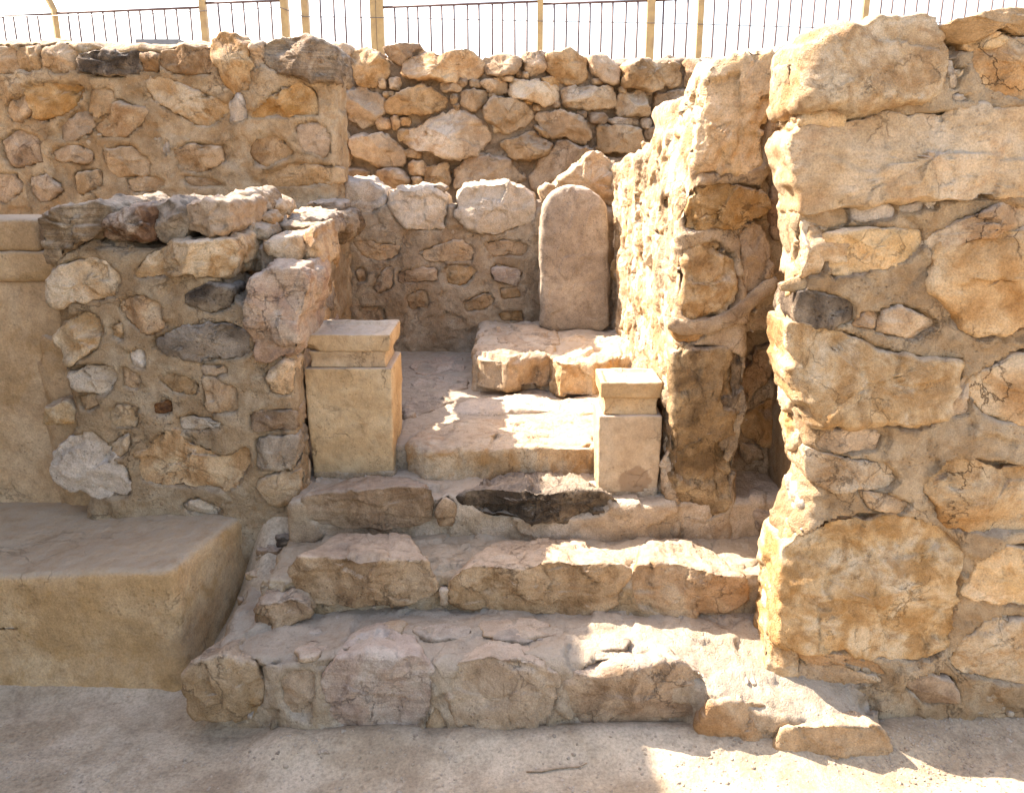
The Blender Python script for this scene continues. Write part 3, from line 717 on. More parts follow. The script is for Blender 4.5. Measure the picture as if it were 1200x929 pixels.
link_mesh('plaster_body', [(V, Fq, 0)], PLAS, bn)
stones(bn, sideplane_r(-.955), [])
for i, (x, y, s) in enumerate([(226, 605, .013), (217, 606, .009)]):
    p = horiz(.39).hit(x, y)
    t = thing('pebble', ['white stone flake lying at the back of the plastered bench', 'smaller white flake just left of another flake on the bench'][i], 'pebble', (p[0], p[1], .385))
    V, Fq = stone_mesh(horiz(.383), [(p[0]+s*1.6*math.cos(a)*rr.uniform(.7, 1.2), p[1]+s*math.sin(a)) for a in np.linspace(0, 5.3, 6)], T=.012, sink=.01, e=.002, seed=i+5, rough=.3)
    link_mesh('flake', [(V, Fq, 0)], CHIP, t)

# ================================================================== UNSEEN TALL WALL ADDED OUT OF FRAME ON THE LEFT (to shade the bench, steps and ground)
cw = thing('added_shade_wall', 'unseen tall rubble wall added out of frame on the left to shade the bench and steps', 'wall', (-2.6, 1, 0))
def wc_(P):
    P = P.copy(); y = P[:, 1]; z = P[:, 2]
    q = np.c_[y*2.2, y*0, y*0]
    f = np.clip(z/3.0, 0, 1)
    P[:, 2] = z + f*(fbm(q, 51, 4, .6)*.14)
    P[:, 1] = y + sst(y, 2.9, 3.5)*fbm(np.c_[z*2.5, z*0, z*0], 53, 3)*.10
    return P
V, Fq = box_mesh(-2.82, -2.42, -2.5, 3.52, -.1, 3.02, e=.035, rnd_r=.05, warp=wc_, seed=58, low=.03, mid=.02, fine=.004)
link_mesh('mortar_bed', [(V, Fq, 0)], MORT, cw)
r8 = random.Random(88)
for i in range(88):
    y = .2+(i % 11)*.30+r8.uniform(-.06, .06); z = .22+(i//11)*.34+r8.uniform(-.05, .05); s_ = r8.uniform(.10, .15)
    poly = [(y+s_*1.15*math.cos(a)*r8.uniform(.75, 1.1), z+s_*.85*math.sin(a)*r8.uniform(.75, 1.1)) for a in [k*math.pi/3.5 for k in range(7)]]
    V, Fq = stone_mesh(sideplane_r(-2.41), poly, T=.06, sink=.08, e=.025, seed=3000+i)
    link_mesh('stone', [(V, Fq, 0)], M[r8.choice('ctbocm')], cw)

# ================================================================== BACK WALL, MORTARED PART
bw = thing('mortared_back_wall', 'tall mortared rubble wall at the back left, an upright orange stone in its top row', 'wall', (-2, 4.4, .3))
PB = front(4.2)
sA = [
 ('A','t',.06,[(-60,165),(0,155),(52,160),(62,245),(-60,245)],dict(sink=.3)),
 ('A','t',.06,[(60,158),(140,153),(145,230),(100,245),(62,228)],dict(sink=.3)),
 ('A','t',.06,[(155,158),(215,146),(260,170),(258,235),(190,250),(155,222)],dict(sink=.3)),
 ('A','d',.08,[(268,185),(330,170),(400,178),(470,170),(477,235),(380,262),(275,246)],dict(sink=.3,rough=1.4)),
 ('A','b',.06,[(535,178),(600,155),(690,160),(712,200),(700,245),(620,252),(545,228)],dict(sink=.3)),
 ('A','o',.09,[(713,135),(748,108),(790,120),(832,152),(845,230),(835,290),(780,308),(745,250),(715,180)],dict(sink=.25,facets=6,label='upright orange stone with a white face')),
 ('A','s',.10,[(885,145),(940,128),(1080,130),(1125,180),(1118,275),(1060,265),(960,248),(890,215)],dict(sink=.35,strata=1.2,strdir=(.05,.2,1),label='dark layered stone')),
 ('A','o',.05,[(85,290),(190,280),(290,288),(270,340),(210,385),(150,405),(110,380)]),
 ('A','b',.04,[(30,350),(100,308),(115,380),(60,412),(30,385)]),
 ('A','t',.04,[(310,298),(380,300),(392,350),(330,402),(300,370)]),
 ('A','o',.05,[(320,432),(400,335),(487,375),(470,420),(430,460),(350,460)],dict(facets=6)),
 ('A','t',.03,[(205,420),(280,368),(322,400),(300,452),(215,480)]),
 ('A','c',.05,[(493,285),(540,262),(620,290),(700,320),(768,350),(740,400),(690,427),(600,382),(520,340)]),
 ('A','w',.04,[(762,350),(800,308),(830,350),(826,402),(772,412)]),
 ('A','o',.06,[(838,392),(900,330),(990,275),(1052,300),(1068,380),(960,392)],dict(facets=5)),
 ('A','b',.04,[(12,470),(70,433),(142,470),(137,542),(60,562),(18,520)]),
 ('A','t',.035,[(178,512),(240,483),(312,510),(290,547),(200,542)]),
 ('A','t',.05,[(345,500),(440,490),(502,535),(502,592),(388,592)]),
 ('A','w',.02,[(543,480),(565,470),(574,510),(550,522)]),
 ('A','b',.05,[(578,507),(640,480),(742,488),(747,540),(690,577),(620,572)],dict(facets=6)),
 ('A','t',.03,[(250,580),(332,570),(342,620),(270,652)]),
 ('A','t',.035,[(-20,580),(60,580),(82,640),(20,682),(-20,660)]),
 ('A','b',.03,[(108,590),(170,588),(212,640),(150,682),(100,640)]),
 ('A','b',.02,[(840,480),(920,450),(992,510),(900,562),(850,540)]),
 ('A','t',.025,[(990,420),(1070,410),(1112,460),(1090,532),(1010,500)]),
 ('A','t',.025,[(880,580),(1000,545),(1130,560),(1132,612),(900,626)]),
 ('A','t',.02,[(430,600),(520,590),(560,610),(530,640),(440,640)]),
 ('A','b',.02,[(620,590),(720,600),(760,620),(640,625)]),
 ('A','b',.05,[(470,180),(500,172),(530,182),(530,235),(480,235)],dict(sink=.3)),
 ('A','t',.05,[(835,150),(880,140),(890,210),(850,230)],dict(sink=.3))]
V, Fq = box_mesh(-6.0, -.82, 4.19, 4.50, 0, 2.05, e=.014, rnd_r=.06, seed=61, low=.035, mid=.016, fine=.003, maxn=330)
V = carve(V, PB, sA, grow=1.05)
ch = chips(PB, (0, 90, 385, 225), 90, polys(sA), .008, .028, 15)
link_mesh('mortar_bed', [(V, Fq, 0)]+ch, [MORT, CHIP], bw)
stones(bw, PB, sA, e=.012, sink=.12, grow=1.07)
for i in range(22):      # the same wall beyond the frame, to the left
    x = -2.75-rr.uniform(0, 2.4); z = rr.uniform(1.2, 1.95); s = rr.uniform(.08, .16)
    poly = [(x+s*1.2*math.cos(a)*rr.uniform(.75, 1.1), z+s*.75*math.sin(a)*rr.uniform(.75, 1.1)) for a in [k*math.pi/3.5 for k in range(7)]]
    V, Fq = stone_mesh(PB, poly, T=.05, sink=.1, e=.03, seed=1200+i)
    link_mesh('stone', [(V, Fq, 0)], M[rr.choice('ctbo')], bw)

# ================================================================== BACK WALL, DRY-LAID PART
dw = thing('rubble_back_wall', 'tall back wall of close-packed rounded fieldstones with open joints, behind the niche', 'wall', (1, 5.4, .3))
PR = front(5.22)
R_ = lambda a, b, c, d: [(a, b+(d-b)*.2), (a+(c-a)*.25, b), (c-(c-a)*.2, b+(d-b)*.05), (c, b+(d-b)*.45), (c-(c-a)*.1, d), (a+(c-a)*.15, d-(d-b)*.05)]
sB = [('B',m,T,p,dict(sink=sk)) for m, T, p, sk in [
 ('b',.10,[(85,175),(150,155),(215,195),(218,260),(160,300),(92,275)],.3),
 ('t',.10,[(0,150),(60,140),(95,165),(80,230),(50,260),(0,240)],.3),
 ('b',.06,[(190,160),(260,143),(332,150),(290,180),(255,225),(215,200)],.3),
 ('o',.13,[(258,205),(330,172),(400,172),(480,164),(542,215),(522,265),(420,276),(290,270),(257,245)],.35),
 ('b',.09,[(534,200),(600,175),(662,195),(655,245),(580,265),(540,250)],.3),
 ('t',.10,[(664,178),(740,164),(748,240),(690,262),(665,225)],.3),
 ('b',.13,[(733,178),(820,160),(882,200),(876,262),(832,286),(745,250)],.35),
 ('t',.09,[(884,190),(930,170),(992,230),(986,280),(940,280),(892,240)],.3),
 ('b',.12,[(994,218),(1070,196),(1190,208),(1194,290),(1080,306),(998,296)],.35),
 ('b',.10,[(1200,200),(1300,190),(1330,300),(1210,300)],.3),
 ('t',.11,[(72,300),(130,288),(195,330),(210,380),(130,437),(72,400)],.2),
 ('b',.12,[(193,345),(250,310),(330,278),(418,330),(402,370),(320,391),(215,381)],.2),
 ('b',.09,[(458,305),(500,295),(545,308),(548,345),(500,382),(453,350)],.2),
 ('t',.08,R_(383,272,462,310),.15),
 ('t',.08,[(518,280),(545,260),(612,275),(618,312),(560,322)],.2),
 ('c',.11,[(618,272),(700,263),(782,290),(788,335),(750,362),(700,350),(628,330)],.2),
 ('t',.13,[(522,365),(570,325),(640,328),(682,342),(707,390),(650,442),(600,447),(532,402)],.2),
 ('c',.12,[(793,295),(880,284),(970,285),(983,362),(890,372),(798,362)],.2),
 ('c',.11,[(985,312),(1070,300),(1098,391),(972,392)],.2),
 ('b',.10,[(1098,315),(1200,300),(1280,310),(1280,388),(1100,392)],.2),
 ('c',.13,[(262,440),(350,390),(440,368),(520,400),(560,440),(562,470),(500,522),(400,537),(268,492)],.2),
 ('t',.12,[(703,380),(780,362),(870,400),(907,460),(870,487),(790,462),(713,440)],.2),
 ('b',.06,R_(845,368,882,397),.12),('b',.08,R_(880,374,952,416),.15),('t',.07,R_(943,395,1057,420),.15),('t',.07,R_(1058,394,1098,434),.15),
 ('t',.10,[(908,420),(990,418),(1062,425),(1077,480),(1042,517),(913,512)],.2),
 ('b',.09,[(1070,440),(1130,403),(1180,420),(1170,472),(1075,472)],.2),
 ('t',.11,[(88,460),(190,438),(267,500),(272,557),(200,562),(98,522)],.2),
 ('b',.11,[(588,472),(690,438),(763,480),(757,522),(680,547),(620,532)],.2),
 ('b',.09,[(328,562),(412,543),(428,620),(340,628)],.2),
 ('b',.11,[(428,572),(520,508),(642,540),(668,600),(600,630),(440,640)],.2),
 ('b',.11,[(688,597),(740,520),(790,468),(905,490),(915,540),(830,640),(700,640)],.2),
 ('b',.09,[(168,570),(240,558),(288,600),(270,640),(180,640)],.2),
 ('t',.09,[(0,320),(20,325),(65,380),(60,430),(0,420)],.2),
 ('t',.09,[(0,430),(48,440),(48,540),(0,545)],.2),
 ('b',.09,[(0,560),(50,555),(72,650),(0,660)],.2),
 ('b',.08,[(72,560),(150,570),(160,630),(80,650)],.2),
 ('b',.10,[(920,530),(1040,525),(1060,600),(920,610)],.2)]]
small = [(180,262,208,300),(212,258,258,302),(485,266,524,296),(440,258,482,292),(193,306,242,334),(418,312,450,350),(170,390,224,438),(252,392,290,422),(243,430,290,476),
 (264,498,328,532),(660,238,684,266),(725,255,790,292),(550,312,578,332),(665,334,698,352),(698,350,726,372),(278,538,345,592),(760,340,795,362),(430,345,455,372),
 (222,385,256,440),(560,262,600,285),(50,400,74,440),(10,245,72,290),(60,500,90,560),(290,590,330,625),(560,410,600,445),(700,470,720,500),(640,236,664,262),(470,340,492,360),
 (895,262,935,285),(1060,305,1100,320),(985,290,1010,315),(575,250,640,275),(30,300,72,335),(52,440,88,480),(20,640,80,680)]
for q in small: sB.append(('B', rr.choice('tbco'), .05, R_(*q), dict(sink=.12)))
sB.append(('B','t',.06,[(700,425),(712,414),(755,450),(748,466),(725,455)],dict(sink=.1)))
V, Fq = box_mesh(-1.7, 4.2, 5.25, 5.95, 0, 2.08, e=.02, rnd_r=.05, seed=62, low=.03, mid=.02, fine=.004, maxn=300)
link_mesh('mortar_bed', [(V, Fq, 0)], [MORTD, CHIP], dw)
stones(dw, PR, sB, e=.012, sink=.18)
for i in range(16):     # capping stones along the top
    x = -.75+i*.20; s = rr.uniform(.09, .14)
    poly = [(x+s*1.2*math.cos(a)*rr.uniform(.75, 1.1), 5.58+s*math.sin(a)*rr.uniform(.8, 1.2)) for a in [k*math.pi/3.5 for k in range(7)]]
    V, Fq = stone_mesh(horiz(2.06), poly, T=rr.uniform(.05, .085), sink=.05, e=.014, seed=1500+i)
    link_mesh('stone', [(V, Fq, 0)], M[rr.choice('ctgc')], dw)

# ================================================================== RIGHT NICHE WALL (PIER)
nw = thing('niche_side_wall', 'wall on the right of the niche with an eroded sunlit inner face', 'wall', (.7, 3.4, .3))
def wn(P):
    P = P.copy(); x, y, z = P[:, 0].copy(), P[:, 1].copy(), P[:, 2].copy()
    topz = np.interp(y, [2.5, 2.75, 2.95, 3.0, 3.25, 3.32, 3.9, 4.5], [1.83, 1.80, 1.74, 1.67, 1.64, 1.58, 1.56, 1.50])
    P[:, 2] = np.where(z > .5, .5+(z-.5)*(topz-.5)/1.35, z)
    P[:, 0] += .055*sst(P[:, 2], 1.35, 1.8)*(1-sst(y, 2.7, 3.1))
    l = 1-sst(x, .515, .56)                       # erosion of the sunlit face: upright flutes and hollows
    q = np.c_[x*2, y*9, P[:, 2]*4.0]
    P[:, 0] += l*(fbm(q, 81, 4, .55)*.028+np.minimum(0, ridged(np.c_[x, y*14, P[:, 2]*7], 83, 3))*-.014+facet(np.c_[x*9, y*16, P[:, 2]*6.5], 84, .018))
    return P
V, Fq = box_mesh(.515, .735, 2.605, 4.55, .2, 1.85, e=.0075, rnd_r=.03, warp=wn, seed=63, low=.012, mid=.010, fine=.003)
V2, Fq2 = box_mesh(.70, 1.5, 2.84, 4.4, .2, 1.78, e=.014, rnd_r=.03, seed=64, low=.02, mid=.012, fine=.003)
PZ = front(2.84)
sF = [('F','o',.05,[(250,480),(258,390),(300,305),(350,290),(375,305),(350,400),(262,502)]),
      ('F','t',.04,[(352,345),(395,300),(428,400),(436,460),(380,455),(360,400)]),
      ('F','o',.06,[(248,565),(275,520),(380,460),(392,480),(397,560),(385,600),(332,637),(258,602)],dict(label='smooth orange stone wedged in the gap')),
      ('F','b',.05,[(385,490),(405,462),(435,470),(432,560),(398,577)]),
      ('F','w',.04,[(348,618),(398,590),(402,680),(395,740),(358,712)]),
      ('F','p',.05,[(400,600),(440,560),(455,640),(430,740),(405,760)]),
      ('F','t',.03,[(240,620),(320,640),(330,680),(260,690)]),
      ('C','c',.07,[(335,490),(350,430),(400,418),(432,462),(415,532),(365,525)],dict(sink=.25,plane=front(2.675))),
      ('C','p',.05,[(343,560),(420,538),(428,640),(425,740),(372,805),(345,700)],dict(sink=.2,plane=front(2.675))),
      ('C','t',.05,[(330,375),(365,365),(430,400),(400,430),(345,440)],dict(plane=front(2.675))),
      ('C','b',.04,[(325,512),(375,528),(378,560),(330,552)],dict(plane=front(2.675))),
      ('C','c',.06,[(338,260),(350,190),(400,150),(430,150),(420,250),(395,372),(365,365)],dict(sink=.3,plane=front(2.66))),
      ('F','p',.04,[(285,850),(300,830),(345,850),(400,900),(370,935),(300,920)],dict(plane=front(2.62)))]
SF = [q for q in sF if len(q) < 5 or 'plane' not in q[4]]
PP = front(2.62)
V3, Fq3 = box_mesh(.70, .98, 2.69, 2.95, 1.02, 1.76, e=.009, rnd_r=.03, seed=69, low=.015, mid=.012, fine=.003)
sP = [('C','k',.05,[(112,360),(125,290),(165,205),(190,188),(290,172),(352,180),(358,330),(328,440),(322,560),(220,582),(100,574),(100,470)],dict(sink=.30,facets=3,strata=0,e=.007)),
      ('C','m',.05,[(58,770),(68,665),(112,618),(200,612),(300,620),(342,650),(346,725),(250,750),(160,772)],dict(sink=.2,facets=5)),
      ('P','m',.05,[(797,294),(838,280),(862,300),(868,350),(845,374),(798,372)],dict(sink=.2)),
      ('P','u',.045,[(789,412),(805,404),(840,405),(858,412),(862,470),(860,530),(852,596),(825,606),(800,600),(788,560),(786,480)],dict(sink=.25,facets=4,label='upright brown stone',rough=1.2)),
      ('P','d',.045,[(845,410),(868,414),(872,470),(862,530),(848,545),(838,500),(842,450)],dict(sink=.2,rough=1.4)),
      ('P','o',.03,[(786,384),(800,388),(828,390),(810,403),(790,398)],dict(sink=.1)),
      ('P','t',.03,[(866,270),(890,260),(905,300),(895,340),(875,345),(868,310)],dict(sink=.1)),
      ]
V = carve(V, PP, sP); V2 = carve(V2, front(2.84), SF)
ch = chips(PP, (795, 270, 900, 420), 30, polys(sP), .004, .012, 16)
ch += chips(front(2.84), (870, 400, 925, 600), 20, [], .005, .014, 17)
link_mesh('mortar_bed', [(V, Fq, 0), (V2, Fq2, 0), (V3, Fq3, 0)]+ch, [MORT, CHIP, M['c']], nw)
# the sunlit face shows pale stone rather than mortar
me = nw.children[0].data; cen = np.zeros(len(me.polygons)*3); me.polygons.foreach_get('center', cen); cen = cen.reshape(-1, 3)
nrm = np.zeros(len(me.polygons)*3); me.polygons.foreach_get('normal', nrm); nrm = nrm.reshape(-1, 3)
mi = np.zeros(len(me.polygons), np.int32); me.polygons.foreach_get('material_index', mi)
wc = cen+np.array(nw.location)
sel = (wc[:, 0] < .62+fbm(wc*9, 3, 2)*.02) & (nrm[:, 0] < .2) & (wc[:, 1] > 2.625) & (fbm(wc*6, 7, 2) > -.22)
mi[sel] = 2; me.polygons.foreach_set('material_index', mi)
stones(nw, PP, sP, e=.008, sink=.14)
stones(nw, PZ, sF, e=.009, sink=.12)
def bead(pl, pts, r, seed, parent, off=.012):
    pts = crop(*pts) if isinstance(pts[0], str) else pts
    P = np.array([pl.hit(x, y) for x, y in pts]); t = np.linspace(0, len(P)-1, 46)
    P = np.c_[np.interp(t, range(len(P)), P[:, 0]), np.interp(t, range(len(P)), P[:, 1]), np.full(46, off)]
    for k in (0, 1):
        for _ in range(6): P[1:-1, k] = (P[:-2, k]+P[1:-1, k]*2+P[2:, k])/4
    W3 = pl.at(P); rad = r*np.minimum(1, np.minimum(t+.25, t[-1]-t+.25)*1.6)
    V, Fq = tube_mesh(W3, rad, 18, seed, rough=.008)
    hh = (V-pl.o)@pl.n; V = V-pl.n*((hh-off)*.42)[:, None]; V = V + fbm(V*9, seed, 2)[:, None]*.010
    return V, Fq, 0
link_mesh('mortar_ridge', [bead(front(2.60), [(782,384),(800,384),(838,382),(862,368),(885,350),(908,330)], .024, 5, nw, -.004)], MORT, nw)

# stones of the sunlit inner face
SI = sideplane(.52)
rr = random.Random(12); n_ = 0
for iz in range(6):
    for iy in range(8):
        y = 2.74+iy*.215+(iz % 2)*.1+rr.uniform(-.03, .03); z = .70+iz*.165+rr.uniform(-.03, .03)
        tz = np.interp(y, [2.5, 2.95, 3.25, 3.9, 4.5], [1.8, 1.7, 1.62, 1.54, 1.48])
        if z > tz-.05 or y > 4.3 or rr.random() < .2: continue
        a, b_ = rr.uniform(.085, .13), rr.uniform(.07, .10)
        poly = [(-y+a*math.cos(k*.785+.3)*rr.uniform(.75, 1.15), z+b_*math.sin(k*.785+.3)*rr.uniform(.75, 1.15)) for k in range(8)]
        V, Fq = stone_mesh(SI, poly, T=rr.uniform(.015, .035), sink=.10, e=.008, seed=2000+n_, facets=5, rough=1.0, k=6, strata=.25, strdir=(.1, 1, .15))
        link_mesh('stone', [(V, Fq, 0)], M[rr.choice('cccomwtk')], nw); n_ += 1

# ================================================================== LARGE RIGHT WALL
rw = thing('massive_side_wall', 'massive wall of very large cream and ochre blocks on the right in front', 'wall', (1.5, 2.3, .3))
PW = front(2.13, lean=.035, skew=-.03)
_yy = [20, 120, 300, 420, 560, 650, 760]; _xx = [930, 936, 944, 930, 950, 926, 903]
_pp = [PW.at(np.array([list(PW.hit(a, b))+[0]]))[0] for a, b in zip(_xx, _yy)]
_ez = [p[2] for p in _pp][::-1]; _ex = [p[0] for p in _pp][::-1]
def ww(P):
    P = P.copy(); x, y, z = P[:, 0].copy(), P[:, 1].copy(), P[:, 2].copy()
    f = 1-sst(x, .7, 1.2)
    P[:, 1] += .035*z*(1-sst(y, 2.2, 2.8)) - .03*x*(1-sst(y, 2.2, 2.8))
    xl = np.interp(z, _ez, _ex)-.69+.004
    P[:, 0] += xl*f
    l = 1-sst(x, .69, .75)
    P[:, 0] += l*(fbm(np.c_[x*2, y*8, z*8], 91, 4, .6)*.018+vnoise(np.c_[x, y*40, z*30], 92)*.004)
    P[:, 2] += np.where(z > 1.5, .06*sst(x, .95, 1.5), 0) - .075*sst(z, 1.6, 1.8)*(1-sst(x, 1.0, 1.2))
    return P
V, Fq = box_mesh(.69, 3.4, 2.118, 2.33, -.1, 1.86, e=.0085, rnd_r=.045, warp=ww, seed=65, low=.015, mid=.009, fine=.0025)
sC = [
 ('C','m',.075,[(388,310),(395,215),(440,150),(500,110),(600,86),(690,75),(830,58),(885,62),(900,110),(888,290),(842,336),(740,345),(640,362),(480,392),(425,372)],dict(sink=.5,facets=1)),
 ('C','t',.08,[(905,95),(1000,60),(1180,36),(1290,50),(1290,110),(1200,120),(1100,105),(1020,142),(950,125)],dict(sink=.5)),
 ('C','v',.05,[(1035,135),(1120,120),(1290,130),(1290,330),(1200,337),(1070,292),(1040,220)],dict(sink=.2)),
 ('C','v',.04,[(990,130),(1040,110),(1100,108),(1150,135),(1100,160),(1010,165)],dict(sink=.2)),
 ('C','w',.025,[(938,210),(962,198),(977,290),(950,302)]),('C','c',.02,[(970,230),(1000,230),(992,262),(972,265)]),
 ('C','w',.02,[(953,312),(1012,326),(992,342),(960,332)]),
 ('C','k',.06,[(428,462),(470,435),(560,420),(760,397),(960,378),(1290,366),(1290,645),(1040,658),(860,674),(680,688),(560,694),(445,722),(430,600)],dict(sink=.4,facets=3,e=.008)),
 ('C','w',.02,[(613,692),(640,682),(740,676),(770,700),(757,730),(640,747),(618,720)]),
 ('C','w',.018,[(778,690),(862,674),(857,706),(780,708)]),('C','w',.015,[(865,674),(906,671),(902,700),(868,700)]),
 ('C','c',.06,[(372,875),(390,800),(440,738),(500,760),(525,790),(540,850),(520,912),(420,922),(378,912)],dict(sink=.4,rough=1.1)),
 ('C','k',.05,[(522,775),(640,762),(840,770),(852,820),(782,882),(650,905),(560,925),(540,850)],dict(sink=.2,strata=.3)),
 ('C','v',.05,[(960,752),(1100,690),(1290,700),(1290,790),(1160,775),(1030,790),(900,852),(872,805)],dict(facets=5)),
 ('F','v',.055,[(878,100),(890,20),(900,-40),(960,-80),(1100,-100),(1290,-90),(1290,200),(1200,225),(1050,275),(980,235),(940,165)],dict(facets=5,sink=.2)),
 ('C','t',.03,[(440,705),(520,690),(600,700),(610,740),(540,765),(450,735)],dict(sink=.2)),
 ('F','d',.035,[(383,135),(420,118),(490,113),(620,150),(622,212),(540,242),(400,227)],dict(sink=.3,rough=1.5)),
 ('F','o',.03,[(618,232),(660,183),(708,187),(692,242)]),
 ('F','c',.04,[(698,252),(722,180),(780,163),(862,190),(902,225),(832,272),(760,262)],dict(facets=5)),
 ('F','m',.07,[(408,262),(425,238),(470,233),(600,258),(740,318),(850,343),(982,345),(965,400),(942,462),(932,522),(820,573),(700,548),(560,542),(500,573),(455,500),(430,400)],dict(sink=.4,facets=4)),
 ('F','t',.03,[(520,590),(580,573),(717,590),(702,647),(580,652),(510,640)],dict(sink=.2)),
 ('F','c',.045,[(478,645),(600,672),(742,690),(772,740),(742,777),(560,777),(482,742)],dict(sink=.3)),
 ('F','v',.05,[(862,765),(920,688),(1050,678),(1250,715),(1290,720),(1290,900),(1050,920),(930,885)],dict(facets=5)),
 ('F','v',.04,[(1010,410),(1080,378),(1170,318),(1290,296),(1290,565),(1100,542),(1040,502)],dict(facets=5)),
 ('F','t',.025,[(938,482),(985,405),(1015,408),(1012,522),(960,532)]),
 ('G','m',.075,[(308,420),(320,320),(348,228),(400,188),(500,122),(620,108),(720,125),(790,150),(852,205),(842,330),(822,470),(775,522),(700,525),(620,512),(520,492),(325,482)],dict(sink=.4,facets=4,e=.008)),
 ('G','k',.05,[(862,332),(890,280),(920,238),(1010,193),(1150,200),(1150,378),(980,362)]),
 ('G','c',.05,[(842,535),(880,475),(922,430),(1000,408),(1150,425),(1150,610),(980,592),(860,562)]),
 ('G','c',.03,[(383,592),(398,545),(440,530),(520,543),(642,590),(560,602),(480,632),(398,607)]),
 ('G','c',.05,[(268,560),(280,445),(335,408),(382,500),(388,600),(312,602)],dict(sink=.25,rough=1.6)),
 ('G','o',.03,[(385,490),(450,500),(600,530),(640,575),(520,540),(400,535)]),
 ('G','b',.04,[(700,600),(780,570),(850,590),(860,650),(760,660)]),
 ('G','t',.03,[(560,30),(640,40),(720,70),(690,100),(600,90)])]
def clipl(sp):
    ox, oy, sc = CR[sp[0]]; o = dict(sp[4]) if len(sp) > 4 else {}
    pts = [(ox+x/sc, oy+y/sc) for x, y in sp[3]]
    if min(x for x, y in pts) < 948: o['sink'] = min(o.get('sink', .19), .19)
    pts = [(max(x, np.interp(y, _yy, _xx)-2), y) for x, y in pts]
    return ('P', sp[1], sp[2], pts, o)
sC = [clipl(q) for q in sC if q[0] != 'G' or q[2] != .05 or q[3][0] != (268,560)]
sC.append(('P','c',.04,[(893,792),(905,760),(915,742),(934,762),(936,800),(915,806)],dict(sink=.15)))
avoid = polys(sC); V = carve(V, PW, sC, grow=1.05)
ch = chips(PW, (935, 380, 1195, 800), 60, avoid, .004, .013, 18)
ch += chips(PW, (1125, 800, 1200, 838), 30, [], .006, .014, 19, T=.25)
V2, Fq2 = box_mesh(.90, 3.3, 2.29, 2.95, 0, 1.84, e=.03, rnd_r=.04, seed=66)
link_mesh('mortar_bed', [(V, Fq, 0), (V2, Fq2, 0)]+ch, [MORT, CHIP], rw)
stones(rw, PW, [q[:4]+(dict(q[4], rough=min(.6, q[4].get('rough', .6))),) for q in sC], e=.0085, sink=.14, grow=1.07)
link_mesh('mortar_ridge', [bead(front(2.17), [(912,342),(945,328),(1000,336),(1050,336),(1085,350),(1108,372),(1130,400),(1160,396),(1200,378),(1235,362)], .022, 6, rw, .0),
                           bead(front(2.17), [(1128,398),(1120,420),(1118,470)], .016, 7, rw, .0)], MORT, rw)
for i in range(26):      # blocks of the same wall beyond the frame, to the right
    r6 = rr; x = 1.52+r6.uniform(0, 1.7); z = r6.uniform(.15, 1.75); s = r6.uniform(.09, .2)
    poly = [(x+s*1.3*math.cos(a)*r6.uniform(.75, 1.1), z+s*.7*math.sin(a)*r6.uniform(.75, 1.1)) for a in [k*math.pi/3.5 for k in range(7)]]
    V, Fq = stone_mesh(PW, poly, T=.05, sink=.1, e=.02, seed=2500+i)
    link_mesh('stone', [(V, Fq, 0)], M[r6.choice('cokmv')], rw)
# left sunlit side of the big wall
SJ = sideplane(.70)
for i in range(16):
    y = 2.20+rr.uniform(0, .07); z = .25+i*.1; s = rr.uniform(.05, .09)
    xl = np.interp(z, _ez, _ex)+.004
    poly = [(-y+s*math.cos(k*.8)*rr.uniform(.8, 1.1), z+s*.9*math.sin(k*.8)*rr.uniform(.8, 1.1)) for k in range(8)]
    V, Fq = stone_mesh(sideplane(xl), poly, T=.02, sink=.1, e=.009, seed=2700+i, rough=1.1, k=5, facets=5)
    link_mesh('stone', [(V, Fq, 0)], M[rr.choice('ccmwk')], rw)

# ================================================================== FENCE BEHIND
fz = 1.70
fn = thing('metal_railing', 'railing of thin dark red bars between square yellow posts, behind the walls', 'railing', (0, 8, fz))
def xat(px, y, z=2.6):
    zc = y*math.cos(PITCH)-(z-EYE)*math.sin(PITCH); return (px-600)/F*zc
def zat(px, py, y): 
    d = ray(px, py); return EYE+d[2]*y/d[1]
def lbox(x0, x1, y0, y1, z0, z1):
    I = np.array([[a, b, c] for a in (0, 1) for b in (0, 1) for c in (0, 1)], float)
    Vv = np.array([x0, y0, z0])+I*np.array([x1-x0, y1-y0, z1-z0])
    return Vv, np.array([[0,1,3,2],[4,6,7,5],[0,4,5,1],[2,3,7,6],[0,2,6,4],[1,5,7,3]]), 0
FY = 8.0
posts = [(240, 1), (335, 1.15), (359, 1.1), (438, .9), (446, 1.1), (633, .9), (762, 1.25), (820, .95), (1012, .9)]
for px, w_ in posts:
    x = xat(px, FY); hw = .027*w_
    link_mesh('post', [lbox(x-hw, x+hw, FY-hw, FY+hw, fz, 3.05 if px not in (438,) else 2.98)], YEL, fn, smooth=False)
x = xat(66, FY); zt = zat(62, 12, FY)
V, Fq = tube_mesh([(x, FY, fz), (x, FY, zt), (x-.04, FY, zt+.10), (x-.11, FY, zt+.24), (x-.2, FY, zt+.42)], .03, 4)
link_mesh('post', [(V, Fq, 0)], YEL, fn, smooth=False)['label'] = 'post with its top bent over to the left'
